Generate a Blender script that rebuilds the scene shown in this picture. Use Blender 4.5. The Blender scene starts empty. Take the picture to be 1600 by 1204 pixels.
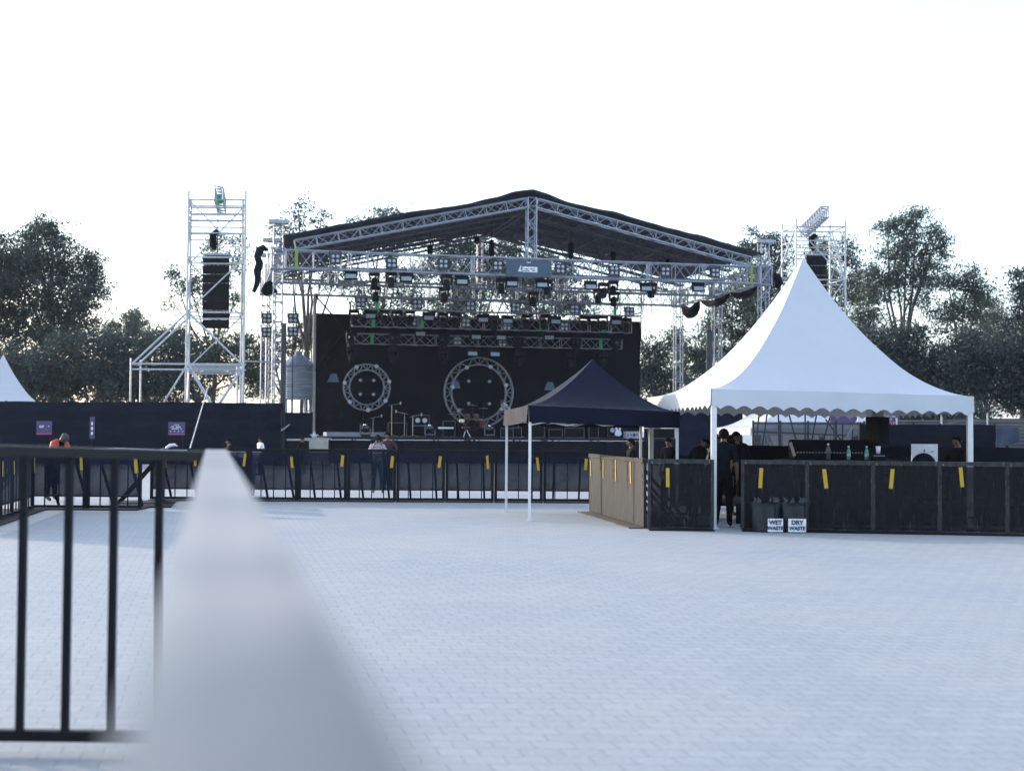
import bpy, math, random
import numpy as np
from mathutils import Vector, Matrix, noise
random.seed(7); rng=np.random.default_rng(7)
V=Vector; R=math.radians
scene=bpy.context.scene; COL=scene.collection
# ---------------------------------------------------------------- camera
FPX=2100.0; PIT=math.atan(67/FPX); ROL=.007; CH=1.67
f0=V((0,math.cos(PIT),math.sin(PIT))); u0=V((0,-math.sin(PIT),math.cos(PIT))); x0=V((1,0,0))
cr=math.cos(ROL)*x0+math.sin(ROL)*u0; cu=-math.sin(ROL)*x0+math.cos(ROL)*u0
def ray(px,py): return f0*FPX+cr*(px-800)+cu*(602-py)
def P(px,py,Y):
    d=ray(px,py); return V((0,0,CH))+d*(Y/d.y)
def G(px,Y,z=0):
    p=P(px,669,Y); return V((p.x,p.y,z))
def ZY(py,px,Y): return P(px,py,Y).z
cam=bpy.data.cameras.new('camera'); co=bpy.data.objects.new('camera',cam); COL.objects.link(co)
M=Matrix((cr,cu,-f0)).transposed().to_4x4(); M.translation=V((0,0,CH)); co.matrix_world=M
cam.sensor_width=36; cam.sensor_fit='HORIZONTAL'; cam.lens=36*FPX/1600; cam.clip_start=.05; cam.clip_end=2000
cam.dof.use_dof=True; cam.dof.focus_distance=27; cam.dof.aperture_fstop=1.8
scene.camera=co
# ---------------------------------------------------------------- materials
def mat(name,c,rough=.6,metal=0,var=.15,scale=6,bump=0,alpha=None,spec=.5,c2=None,trans=None,vec=(1,1,1),bscale=None,gscale=None,streak=None):
    m=bpy.data.materials.new(name); m.use_nodes=True; nt=m.node_tree; N=nt.nodes; L=nt.links
    b=N['Principled BSDF']; out=N['Material Output']
    b.inputs['Roughness'].default_value=rough; b.inputs['Metallic'].default_value=metal
    b.inputs['Specular IOR Level'].default_value=spec
    tc=N.new('ShaderNodeTexCoord'); mp=N.new('ShaderNodeMapping'); mp.inputs['Scale'].default_value=vec
    L.new(tc.outputs['Object'],mp.inputs[0])
    no=N.new('ShaderNodeTexNoise'); no.inputs['Scale'].default_value=scale; no.inputs['Detail'].default_value=6; no.inputs['Roughness'].default_value=.62
    L.new(mp.outputs[0],no.inputs[0])
    rp=N.new('ShaderNodeValToRGB'); e=rp.color_ramp.elements
    a=[x*(1-var) for x in c]; d=c2 if c2 else [min(1,x*(1+var)) for x in c]
    e[0].position=.3; e[0].color=(*a,1); e[1].position=.7; e[1].color=(*d,1)
    L.new(no.outputs[0],rp.inputs[0]); L.new(rp.outputs[0],b.inputs['Base Color'])
    if streak:   # scratches and streaks: (colour, threshold, stretch)
        m4=N.new('ShaderNodeMapping'); m4.inputs['Scale'].default_value=streak[2]; L.new(tc.outputs['Object'],m4.inputs[0])
        n4=N.new('ShaderNodeTexNoise'); n4.inputs['Scale'].default_value=3; n4.inputs['Detail'].default_value=5; n4.inputs['Roughness'].default_value=.7; L.new(m4.outputs[0],n4.inputs[0])
        r4=N.new('ShaderNodeMapRange'); r4.inputs[1].default_value=streak[1]; r4.inputs[2].default_value=streak[1]+.06; L.new(n4.outputs[0],r4.inputs[0])
        x4=N.new('ShaderNodeMix'); x4.data_type='RGBA'; x4.inputs[7].default_value=(*streak[0],1); L.new(r4.outputs[0],x4.inputs[0]); L.new(rp.outputs[0],x4.inputs[6]); L.new(x4.outputs[2],b.inputs['Base Color'])
    if bump:
        n2=N.new('ShaderNodeTexNoise'); n2.inputs['Scale'].default_value=bscale or scale*3; n2.inputs['Detail'].default_value=4
        L.new(mp.outputs[0],n2.inputs[0])
        bp=N.new('ShaderNodeBump'); bp.inputs['Strength'].default_value=bump; bp.inputs['Distance'].default_value=.02
        L.new(n2.outputs[0],bp.inputs['Height']); L.new(bp.outputs[0],b.inputs['Normal'])
    sh=b
    if trans:
        t=N.new('ShaderNodeBsdfTranslucent'); t.inputs[0].default_value=(*trans[1],1)
        mx=N.new('ShaderNodeMixShader'); mx.inputs[0].default_value=trans[0]
        L.new(b.outputs[0],mx.inputs[1]); L.new(t.outputs[0],mx.inputs[2]); sh=mx
    if alpha is not None:
        tr=N.new('ShaderNodeBsdfTransparent'); mx=N.new('ShaderNodeMixShader')
        L.new(tr.outputs[0],mx.inputs[1]); L.new(sh.outputs[0],mx.inputs[2])
        if gscale:   # worn patches let more light through
            g=N.new('ShaderNodeTexNoise'); g.inputs['Scale'].default_value=gscale; g.inputs['Detail'].default_value=3
            L.new(tc.outputs['Object'],g.inputs[0])
            mr=N.new('ShaderNodeMapRange'); mr.inputs[1].default_value=.35; mr.inputs[2].default_value=.7
            mr.inputs[3].default_value=alpha+(1-alpha)*.5; mr.inputs[4].default_value=alpha-(1-alpha)*.7
            L.new(g.outputs[0],mr.inputs[0]); L.new(mr.outputs[0],mx.inputs[0])
        else: mx.inputs[0].default_value=alpha
        sh=mx
    if sh is not b: L.new(sh.outputs[0],out.inputs[0])
    return m
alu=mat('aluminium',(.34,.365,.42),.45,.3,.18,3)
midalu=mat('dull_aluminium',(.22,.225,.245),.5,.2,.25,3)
dalu=mat('darkened_aluminium',(.12,.125,.145),.6,.2,.3,3)  # darkened copy of aluminium; roof shade put into its colour on inner rafters
galv=mat('galvanised_steel',(.5,.52,.54),.45,.4,.2,4)
blk=mat('black_metal',(.0075,.0085,.013),.65,0,.3,8,spec=.18)
rail_m=mat('rail_paint',(.012,.012,.016),.34,0,.3,2.2,bump=.1,spec=.6,c2=(.22,.175,.165),bscale=14)
rail_d=mat('dark_rail_paint',(.008,.009,.013),.4,0,.3,14,spec=.35)
lampw=mat('lamp_glass',(.4,.43,.47),.25,0,.1,20)
panel_w=mat('diffuser',(.27,.33,.37),.35,0,.1,20)
lime=mat('lime_strap',(.2,.3,.07),.7)
green=mat('green_strap',(.03,.25,.11),.7)
yel=mat('yellow_tape',(.5,.33,.012),.5,0,.12,10)
tarp=mat('roof_tarp',(.012,.015,.026),.6,0,.3,.8,bump=.5,bscale=1.4,spec=.3,trans=(.1,(.02,.025,.04)))
cloth=mat('black_cloth',(.006,.008,.014),.9,0,.3,1.3,bump=.35,bscale=3,spec=.15)
meshcloth=mat('fence_netting',(.007,.0115,.021),.9,0,.35,.6,vec=(1,1,3),spec=.12)
backm=mat('backdrop_netting',(.006,.008,.014),.9,0,.35,.5,spec=.15)
backm2=mat('backdrop_netting_thin',(.009,.010,.014),.9,0,.4,.8,spec=.1,streak=((.02,.02,.021),.56,(1,1,.8)))  # opaque; lighter streaks painted in for light showing through the thin weave
gauze=mat('barrier_gauze',(.009,.013,.026),.8,0,.3,2,spec=.15,alpha=.93,gscale=1.3)
sheet=mat('barrier_sheet',(.005,.0055,.009),.6,0,.45,5,alpha=.94,gscale=1.6,vec=(3,1,.8),c2=(.012,.012,.016),spec=.15,streak=((.07,.072,.08),.63,(9,1,.7)))
sun_tinted=mat('sun_tinted_sheet',(.014,.0145,.015),.7,0,.3,6,c2=(.03,.029,.027),vec=(4,1,.7),spec=.3,streak=((.045,.042,.038),.54,(5,2,.8)))  # black sheet made lighter and warmer, low sunlight put into its colour
lit_plate=mat('sun_tinted_plate',(.09,.08,.07),.8,0,.3,6)  # base plate of the same row, sunlit tan put into its colour
scuff=mat('scuffed_paint',(.007,.007,.01),.5,0,.3,14,c2=(.05,.05,.055),vec=(2,2,.4),spec=.3,streak=((.2,.19,.19),.6,(6,6,1.2)))
white=mat('tent_canvas',(.55,.575,.615),.55,0,.03,2,bump=.12,bscale=2.5,trans=(.03,(.6,.65,.7)))
whitep=mat('white_paint',(.72,.73,.74),.4,0,.08,6)
navy=mat('canopy_fabric',(.0034,.0066,.021),.65,0,.2,3,bump=.3,bscale=4,spec=.12)
navyb=mat('navy_drape',(.007,.010,.026),.8,0,.3,2,bump=.3,spec=.15)
grime=mat('tank_panel',(.2,.23,.28),.5,.2,.4,2,vec=(.6,.6,6),c2=(.33,.36,.4))
purple=mat('purple_plastic',(.09,.075,.42),.4,0,.15,3)
sgn=mat('sign_plum',(.06,.05,.13),.5)
pink=mat('sign_pink',(.5,.05,.18),.5)
paper=mat('white_paper',(.78,.78,.82),.6,0,.05,12)
ink=mat('ink',(.02,.025,.07),.6)
decktop=mat('stage_floor',(.02,.023,.032),.9,0,.2,2,spec=.1)
deckm=mat('stage_ply',(.26,.27,.31),.6,0,.2,2)
bag=mat('bin_bag',(.018,.026,.032),.28,0,.4,5,bump=.8,bscale=9,alpha=.86)
drumred=mat('drum_red',(.07,.01,.016),.3)
chrome=mat('chrome',(.7,.72,.75),.15,.9,.05,5)
amp=mat('amp_tolex',(.005,.006,.009),.7,spec=.12)
corr=mat('corrugated_metal',(.09,.1,.12),.45,.3,.3,1.2,c2=(.15,.15,.15))
denim=mat('denim',(.05,.11,.19),.8,0,.25,12)
skin=mat('skin',(.12,.065,.042),.55,0,.08,10)
hairm=mat('hair',(.005,.005,.005),.9,0,.3,30,spec=.1)
hairg=mat('grey_hair',(.045,.045,.048),.7,0,.4,30)
bclo=mat('black_clothes',(.004,.0045,.007),.9,0,.35,9,spec=.08,bump=.3,bscale=14)
bclo2=mat('charcoal_clothes',(.007,.008,.012),.9,0,.3,9,spec=.08,bump=.3,bscale=14)
shoem=mat('shoe',(.02,.018,.017),.5)
wine=mat('wine_cloth',(.03,.009,.016),.8,0,.25,9)
orange=mat('orange_vest',(.5,.06,.025),.6,0,.08,8)
refl=mat('reflective_band',(.75,.6,.55),.4)
bottle_m=mat('bottle_plastic',(.12,.42,.34),.15,0,.1,10,alpha=.8)
board=mat('plywood_case',(.1,.085,.06),.6)
dclo=mat('cloth_blue',(.04,.055,.09),.8)
hessian=mat('pale_canvas',(.36,.34,.3),.8,0,.2,4,bump=.4)
eye_m=mat('eye',(.02,.02,.02),.2)
def plaid():
    m=mat('plaid',(.3,.3,.38),.8); nt=m.node_tree; N=nt.nodes; L=nt.links; b=N['Principled BSDF']
    tc=N.new('ShaderNodeTexCoord'); ws=[]
    for ax in ('X','Z'):
        w=N.new('ShaderNodeTexWave'); w.bands_direction=ax; w.inputs['Scale'].default_value=7; L.new(tc.outputs['Object'],w.inputs[0]); ws.append(w)
    mu=N.new('ShaderNodeMath'); mu.operation='MAXIMUM'; L.new(ws[0].outputs[1],mu.inputs[0]); L.new(ws[1].outputs[1],mu.inputs[1])
    rp=N.new('ShaderNodeValToRGB'); rp.color_ramp.elements[0].position=.55; rp.color_ramp.elements[0].color=(.03,.03,.07,1); rp.color_ramp.elements[1].position=.8; rp.color_ramp.elements[1].color=(.5,.48,.52,1)
    L.new(mu.outputs[0],rp.inputs[0]); L.new(rp.outputs[0],b.inputs['Base Color']); return m
plaidm=plaid()
def splotch():
    m=mat('floral_print',(.5,.6,.65),.8); nt=m.node_tree; N=nt.nodes; L=nt.links; b=N['Principled BSDF']
    v=N.new('ShaderNodeTexVoronoi'); v.inputs['Scale'].default_value=22
    tc=N.new('ShaderNodeTexCoord'); L.new(tc.outputs['Object'],v.inputs[0])
    rp=N.new('ShaderNodeValToRGB'); rp.color_ramp.elements[0].position=.35; rp.color_ramp.elements[0].color=(.02,.03,.05,1); rp.color_ramp.elements[1].position=.42; rp.color_ramp.elements[1].color=(.5,.66,.7,1)
    L.new(v.outputs[0],rp.inputs[0]); L.new(rp.outputs[0],b.inputs['Base Color']); return m
floral=splotch()
# ---------------------------------------------------------------- mesh builder
def WM(o):
    m=o.matrix_basis.copy()
    while o.parent: o=o.parent; m=o.matrix_basis@m
    return m
def basis(d):
    d=d.normalized(); a=V((0,0,1)) if abs(d.z)<.95 else V((0,1,0))
    x=d.cross(a).normalized(); return x,d.cross(x).normalized()
class MB:
    def __init__(s): s.v=[]; s.f=[]
    def add(s,vs,fs):
        o=len(s.v); s.v+= [V(p) for p in vs]; s.f+=[tuple(i+o for i in f) for f in fs]; return s
    def box(s,c,sz,rot=0,tilt=0):
        c=V(c); m=Matrix.Rotation(rot,3,'Z')@Matrix.Rotation(tilt,3,'X')
        vs=[c+m@V((x*sz[0]/2,y*sz[1]/2,z*sz[2]/2)) for x in(-1,1) for y in(-1,1) for z in(-1,1)]
        return s.add(vs,[(0,1,3,2),(4,6,7,5),(0,4,5,1),(2,3,7,6),(0,2,6,4),(1,5,7,3)])
    def bar(s,a,b,w,h,up=V((0,0,1))):
        a=V(a);b=V(b); d=(b-a).normalized()
        if abs(d.dot(up))>.95: up=V((0,1,0))
        x=d.cross(up).normalized()*w/2; y=x.cross(d).normalized()*h/2
        vs=[p+i*x+j*y for p in(a,b) for i,j in((-1,-1),(1,-1),(1,1),(-1,1))]
        return s.add(vs,[(3,2,1,0),(4,5,6,7),(0,1,5,4),(1,2,6,5),(2,3,7,6),(3,0,4,7)])
    def tube(s,a,b,r,n=5,r2=None,cap=True):
        a=V(a);b=V(b); x,y=basis(b-a); r2=r if r2 is None else r2
        vs=[p+q*(math.cos(6.2832*k/n)*x+math.sin(6.2832*k/n)*y) for p,q in((a,r),(b,r2)) for k in range(n)]
        fs=[(k,(k+1)%n,n+(k+1)%n,n+k) for k in range(n)]
        if cap: fs+=[tuple(range(n))[::-1],tuple(range(n,2*n))]
        return s.add(vs,fs)
    def path(s,pts,rs,n=6):
        pts=[V(p) for p in pts]; vs=[];fs=[]
        if not isinstance(rs,(list,tuple)): rs=[rs]*len(pts)
        x,y=basis(pts[1]-pts[0])
        for i,p in enumerate(pts):
            d=(pts[min(i+1,len(pts)-1)]-pts[max(i-1,0)]).normalized()
            x=(x-d*x.dot(d)).normalized(); y=d.cross(x)
            vs+=[p+rs[i]*(math.cos(6.2832*k/n)*x+math.sin(6.2832*k/n)*y) for k in range(n)]
        for i in range(len(pts)-1):
            for k in range(n): fs.append((i*n+k,i*n+(k+1)%n,(i+1)*n+(k+1)%n,(i+1)*n+k))
        fs+=[tuple(range(n))[::-1],tuple(range(len(vs)-n,len(vs)))]
        return s.add(vs,fs)
    def lathe(s,c,prof,n=16,axis='z',sy=1):
        c=V(c); vs=[];fs=[]
        for r,z in prof:
            for k in range(n):
                a=6.2832*k/n; p=V((r*math.cos(a),r*math.sin(a)*sy,z))
                if axis=='y': p=V((p.x,-p.z,p.y))
                vs.append(c+p)
        for i in range(len(prof)-1):
            for k in range(n): fs.append((i*n+k,i*n+(k+1)%n,(i+1)*n+(k+1)%n,(i+1)*n+k))
        fs+=[tuple(range(n))[::-1],tuple(range(len(vs)-n,len(vs)))]
        return s.add(vs,fs)
    def grid(s,fn,nu,nv):
        vs=[fn(i/nu,j/nv) for j in range(nv+1) for i in range(nu+1)]
        return s.add(vs,[(j*(nu+1)+i,j*(nu+1)+i+1,(j+1)*(nu+1)+i+1,(j+1)*(nu+1)+i) for j in range(nv) for i in range(nu)])
    def truss(s,a,b,w,h,seg,rc=.03,rb=.016,up=V((0,0,1)),n=5,faces=(0,1,2,3)):
        a=V(a);b=V(b); L=(b-a).length; d=(b-a)/L
        if abs(d.dot(up))>.9: up=V((math.sin(.225),-math.cos(.225),0)) if up.z>.5 else up
        x=d.cross(up).normalized(); y=x.cross(d).normalized()
        cs=[(-x*w/2-y*h/2),(x*w/2-y*h/2),(x*w/2+y*h/2),(-x*w/2+y*h/2)]
        for c in cs: s.tube(a+c,b+c,rc,n)
        k=max(1,round(L/seg)); st=L/k
        for fi in faces:
            c1,c2=cs[fi],cs[(fi+1)%4]
            for i in range(k):
                p,q=a+d*st*i,a+d*st*(i+1); 
                if i%2: s.tube(p+c1,q+c2,rb,4,cap=False)
                else: s.tube(p+c2,q+c1,rb,4,cap=False)
                if i%2==0: s.tube(p+c1,p+c2,rb*1.15,4,cap=False)
            s.tube(b+c1,b+c2,rb*1.15,4,cap=False)
        return s
    def build(s,name,m,parent=None,smooth=False,mats=None,fm=None,loc=None):
        me=bpy.data.meshes.new(name); o=bpy.data.objects.new(name,me); COL.objects.link(o)
        if parent is not None:
            o.parent=parent; iv=WM(parent).inverted(); vs=[iv@p for p in s.v]
        else:
            if loc is None:
                xs=[p.x for p in s.v]; ys=[p.y for p in s.v]; loc=V(((min(xs)+max(xs))/2,(min(ys)+max(ys))/2,min(p.z for p in s.v)))
            loc=V(loc); o.location=loc; vs=[p-loc for p in s.v]
        me.from_pydata([tuple(p) for p in vs],[],s.f)
        me.materials.append(m)
        if mats:
            for q in mats: me.materials.append(q)
            me.polygons.foreach_set('material_index',fm)
        if smooth: me.polygons.foreach_set('use_smooth',[True]*len(me.polygons))
        me.update(); return o
def tag(o,label=None,cat=None,group=None,kind=None):
    if label: o['label']=label
    if cat: o['category']=cat
    if group: o['group']=group
    if kind: o['kind']=kind
    return o
def empty(name,loc,rz=0,label=None,cat=None,group=None):
    o=bpy.data.objects.new(name,None); COL.objects.link(o); o.location=loc; o.rotation_euler=(0,0,rz)
    o.matrix_basis=Matrix.Translation(V(loc))@Matrix.Rotation(rz,4,'Z')
    o.empty_display_size=.1
    return tag(o,label,cat,group)
def kids(o): return [c for c in bpy.data.objects if c.parent==o]
def dup(src,tree=None):
    def rec(o,par):
        c=o.copy(); COL.objects.link(c)
        if par: c.parent=par
        for ch in KD.get(o.name,[]): rec(ch,c)
        return c
    return rec(src,None)
KD={}
def reg(root):
    for c in kids(root):
        KD.setdefault(root.name,[]).append(c); reg(c)
def place(proto,loc,rz,label,group,first):
    o=proto if first else dup(proto)
    o.matrix_basis=Matrix.Translation(V(loc))@Matrix.Rotation(rz,4,'Z'); tag(o,label,None,group); return o
ORD=['first','second','third','fourth','fifth','sixth','seventh','eighth','ninth','tenth','eleventh','twelfth','thirteenth','fourteenth']
def jit(p,a): return p+V((random.uniform(-a,a),random.uniform(-a,a),random.uniform(-a,a)))
# ---------------------------------------------------------------- setting: world, sun, ground
SUN=V((-.80,.50,.25)).normalized(); el=math.asin(SUN.z); az=math.atan2(SUN.x,SUN.y)
w=bpy.data.worlds.new('World'); scene.world=w; w.use_nodes=True; nt=w.node_tree
bg=nt.nodes['Background']; sky=nt.nodes.new('ShaderNodeTexSky'); sky.sky_type='NISHITA'; sky.sun_disc=False
sky.sun_elevation=el; sky.sun_rotation=az; sky.air_density=1.0; sky.dust_density=2; sky.ozone_density=2.5
veil=nt.nodes.new('ShaderNodeMix'); veil.data_type='RGBA'; veil.inputs[0].default_value=.33; veil.inputs[7].default_value=(3.3,3.5,4.0,1)   # thin even cloud veil
nt.links.new(sky.outputs[0],veil.inputs[6]); nt.links.new(veil.outputs[2],bg.inputs[0]); bg.inputs[1].default_value=.15
ld=bpy.data.lights.new('sun','SUN'); ld.energy=1.2; ld.angle=R(.6); ld.color=(1,.9,.8)
lo=bpy.data.objects.new('sun',ld); COL.objects.link(lo); lo.rotation_euler=SUN.to_track_quat('Z','Y').to_euler(); lo.location=(-30,30,30)
vs=scene.view_settings; scene.display_settings.display_device='sRGB'; vs.view_transform='Standard'; vs.look='None'; vs.gamma=1; vs.exposure=1.75; vs.use_curve_mapping=False
def ground():
    m=bpy.data.materials.new('paving_blocks'); m.use_nodes=True; nt=m.node_tree; N=nt.nodes; L=nt.links; b=N['Principled BSDF']
    tc=N.new('ShaderNodeTexCoord'); wob=N.new('ShaderNodeTexNoise'); wob.inputs['Scale'].default_value=3
    L.new(tc.outputs['Object'],wob.inputs[0])
    va=N.new('ShaderNodeVectorMath'); va.operation='MULTIPLY_ADD'; va.inputs[1].default_value=(.025,.025,0)
    L.new(wob.outputs[1],va.inputs[0]); L.new(tc.outputs['Object'],va.inputs[2])
    br=N.new('ShaderNodeTexBrick'); br.inputs['Scale'].default_value=1; br.inputs['Brick Width'].default_value=.215; br.inputs['Row Height'].default_value=.165
    br.inputs['Mortar Size'].default_value=.006; br.inputs['Mortar Smooth'].default_value=.4; br.inputs['Bias'].default_value=0
    br.inputs['Color1'].default_value=(.34,.365,.382,1); br.inputs['Color2'].default_value=(.375,.396,.41,1); br.inputs['Mortar'].default_value=(.25,.275,.305,1)
    sp=N.new('ShaderNodeSeparateXYZ'); L.new(va.outputs[0],sp.inputs[0]); ma=N.new('ShaderNodeMath'); ma.operation='MULTIPLY_ADD'; ma.inputs[1].default_value=.22
    L.new(sp.outputs[1],ma.inputs[0]); L.new(sp.outputs[0],ma.inputs[2]); cb=N.new('ShaderNodeCombineXYZ'); L.new(ma.outputs[0],cb.inputs[0]); L.new(sp.outputs[1],cb.inputs[1])   # slanting joints
    L.new(cb.outputs[0],br.inputs[0])
    n1=N.new('ShaderNodeTexNoise'); n1.inputs['Scale'].default_value=.35; n1.inputs['Detail'].default_value=7; L.new(tc.outputs['Object'],n1.inputs[0])
    rp=N.new('ShaderNodeValToRGB'); rp.color_ramp.elements[0].position=.3; rp.color_ramp.elements[0].color=(.84,.87,.92,1); rp.color_ramp.elements[1].position=.72; rp.color_ramp.elements[1].color=(1,.985,.96,1)
    L.new(n1.outputs[0],rp.inputs[0])
    mx=N.new('ShaderNodeMix'); mx.data_type='RGBA'; mx.blend_type='MULTIPLY'; mx.inputs[0].default_value=1
    L.new(br.outputs[0],mx.inputs[6]); L.new(rp.outputs[0],mx.inputs[7])
    n2=N.new('ShaderNodeTexNoise'); n2.inputs['Scale'].default_value=22; n2.inputs['Detail'].default_value=5; L.new(tc.outputs['Object'],n2.inputs[0])
    r2=N.new('ShaderNodeValToRGB'); r2.color_ramp.elements[0].position=.3; r2.color_ramp.elements[0].color=(.86,.86,.86,1); r2.color_ramp.elements[1].position=.6; r2.color_ramp.elements[1].color=(1,1,1,1)
    L.new(n2.outputs[0],r2.inputs[0])
    m3=N.new('ShaderNodeMix'); m3.data_type='RGBA'; m3.blend_type='MULTIPLY'; m3.inputs[0].default_value=1
    L.new(mx.outputs[2],m3.inputs[6]); L.new(r2.outputs[0],m3.inputs[7]); L.new(m3.outputs[2],b.inputs['Base Color'])
    b.inputs['Roughness'].default_value=.85
    bp=N.new('ShaderNodeBump'); bp.inputs['Strength'].default_value=.35; bp.inputs['Distance'].default_value=.01; bp.invert=True
    L.new(br.outputs[1],bp.inputs['Height']); L.new(bp.outputs[0],b.inputs['Normal'])
    g=MB().add([(-400,-60,0),(400,-60,0),(400,700,0),(-400,700,0)],[(0,1,2,3)]).build('ground',m,loc=(0,0,0)); tag(g,kind='structure')
ground()
# ---------------------------------------------------------------- stage frame
SL=V((-10.67,60.9,0)); YAW=math.atan2(5.3,23.06); su=V((math.cos(YAW),math.sin(YAW),0)); sv=V((-math.sin(YAW),math.cos(YAW),0)); SW=23.66; SD=12.2
def S(s,t,z): return SL+su*s+sv*t+V((0,0,z))
def SP(px,py,t):
    d=ray(px,py); o=V((0,0,CH)); q=S(0,t,0); k=(q-o).dot(sv)/d.dot(sv); return o+d*k
def lens(px,t): # s coordinate at pixel
    p=SP(px,669,t); return (p-SL).dot(su)
ZT,ZB=9.69,8.87; ZM=(ZT+ZB)/2; ZP=12.35; ZE=9.95
def stage_roof():
    r=empty('stage_roof',S(0,0,0),YAW,'wide pitched aluminium truss roof with dark tarp over the concert stage','stage roof')
    # columns
    for s in (0,SW):
        for t in (0,6.2,12.2):
            m=MB(); c=V((0,0,0)); top=10.9
            m.truss(S(s,t,.15),S(s,t,top),.42,.42,.45,.032,.017,up=-sv)
            col=m.build('column',alu,r)
            MB().box(S(s,t,top+.08),(.9,.5,.16),YAW).build('head_block',alu,col)
            MB().box(S(s,t,.08),(.9,.9,.12),YAW).build('base_plate',alu,col)
            q=MB()
            for a,b in((.26,0),(-.26,0),(0,.26),(0,-.26)): q.box(S(s+a,t+b,ZM),(.06 if a else .5,.5 if a else .06,.86),YAW) if (a or b) else None
            # sleeve as open frame: corner posts and cross bars
            q=MB(); q.truss(S(s,t,ZB-.05),S(s,t,ZT+.05),.62,.62,.9,.04,.03,up=-sv); q.build('sleeve',alu,col)
            o=MB()
            for a,b in((.9,0),(-.9,0),(0,-.9)): o.tube(S(s,t,2.0),S(s+a,t+b,.05),.035)
            o.build('outrigger',alu,col)
    for t,nm in((0,'front_truss'),(6.2,'cross_truss'),(12.2,'rear_truss')):
        m=MB(); m.truss(S(.35,t,ZM),S(SW-.35,t,ZM),.5,ZT-ZB,.62,.04,.022)
        for k in range(1,8):
            s=.35+k*(SW-.7)/8
            for e in(-.06,.06):
                m.tube(S(s+e,t-.25,ZB),S(s+e,t-.25,ZT),.03); 
        m.build(nm,alu,r)
    for s in(0,SW):
        MB().truss(S(s,.35,ZM),S(s,11.85,ZM),.5,ZT-ZB,.62,.035,.02).build('side_truss',alu,r)
    # rafters
    for i,t in enumerate((0,2.4,4.8,7.2,9.6,12.0)):
        for sg in(0,1):
            a=S(.75 if not sg else SW-.75,t,ZE); b=S(SW/2-.25 if not sg else SW/2+.25,t,ZP)
            MB().truss(a,b,.4,.42,.5,.04,.02).build('rafter',alu if i==0 else dalu,r)  # rafters behind the first carry the roof shade in their colour
    m=MB()
    for sg in(0,1):
        for k in range(1,7):
            f=k/7; s=.75+(SW/2-1)*f; s=s if not sg else SW-s; z=ZE+(ZP-ZE)*f+.26
            m.tube(S(s,-.1,z),S(s,12.2,z),.03)
    for k in range(3):
        m.tube(S(3,k*4.2,ZE+.7),S(9,k*4.2+3.5,ZP-.5),.02); m.tube(S(SW-3,k*4.2,ZE+.7),S(SW-9,k*4.2+3.5,ZP-.5),.02)
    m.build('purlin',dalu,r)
    MB().truss(S(SW/2,0,ZT),S(SW/2,0,ZP+.25),.42,.42,.42,.04,.022,up=-sv).build('king_post',alu,r)
    MB().truss(S(SW/2,12.1,ZT),S(SW/2,12.1,ZP),.3,.3,.5,.03,.015,up=-sv).build('king_post',alu,r)
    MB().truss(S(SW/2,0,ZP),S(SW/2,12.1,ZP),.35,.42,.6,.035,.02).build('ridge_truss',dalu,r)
    # tarp
    def f(a,b):
        s=.2+(SW-.4)*a; t=-.35+12.9*b; k=abs(s-SW/2)/(SW/2); z=ZE+.34+(ZP-ZE)*(1-k)
        z+= .3*math.exp(-((s-SW/2+.4)/1.6)**2)*math.exp(-((t)/5)**2)
        z+= .24*math.sin(math.pi*min(1,k*1.02))*(0.6+.5*noise.noise(V((s*.35,t*.3,1))))
        z+= .05*noise.noise(V((s*1.3,t*.8,3)))
        return S(s,t,z)
    m=MB().grid(f,90,26)
    m.grid(lambda a,b:f(a,0)+sv*(.02-.05*b)+V((0,0,-.11*b*(1+.6*noise.noise(V((a*40,0,b)))))),90,2)
    m.build('tarp',tarp,r,smooth=True)
    for a in(.8,SW-.75):
        m=MB(); m.box(S(a,-.27,ZM),(.14,.04,ZT-ZB+.12),YAW); m.box(S(a,0,ZT+.06),(.14,.58,.03),YAW); m.build('strap',lime,r)
    # sagging black cloth below right side truss
    for t0,t1,sag in((8.6,11.2,.85),(4.2,8.2,.5),(.6,3.9,.4)):
        m=MB()
        pts=[];rs=[]
        for k in range(13):
            q=k/12; pts.append(S(SW-.1,t0+(t1-t0)*q,ZB-.1-sag*.6*math.sin(math.pi*q))); rs.append(.05+.3*sag*math.sin(math.pi*q)**.6*(1+.2*random.random()))
        m.path(pts,rs,10).build('rolled_side_cloth',cloth,r,smooth=True)
    m=MB()
    for k in range(16):
        s=SW-1.2-k*.28+random.uniform(-.1,.1); t=random.uniform(5.5,11); m.tube(S(s,t,ZB+.1),S(s+random.uniform(-.1,.1),t,ZB-1.0+random.uniform(0,.6)),.02)
    m.build('hanging_cable',mat('cable_tan',(.12,.09,.07),.8),r)
    return r
stage_roof()
# hoists / dark fixtures under the roof apex
def hoist(px,py,t,h,label):
    p=SP(px,py,t); e=empty('chain_hoist',p,YAW,label,'hoist')
    MB().lathe(p,[(.02,h*.5),(.13,h*.42),(.15,0),(.1,-h*.4),(.03,-h*.5)],10).build('bag',cloth,e,smooth=True)
    m=MB().tube(p+V((0,0,h*.5)),p+V((0,0,h*.5+.9)),.015); m.build('chain',blk,e)
hoist(672,393,3,.7,'black chain hoist under the roof, left of the others')
hoist(745,376,8,.4,'small black chain hoist near the rear gable peak')
hoist(892,392,3,.9,'long black chain hoist hanging right of the centre post')
hoist(958,398,6,.7,'black chain hoist high under the right roof slope')
hoist(1042,404,6,.7,'black chain hoist under the right slope, farthest right')
hoist(768,390,7,1.1,'tall dark chain hoist bag beside the rear king post')
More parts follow.
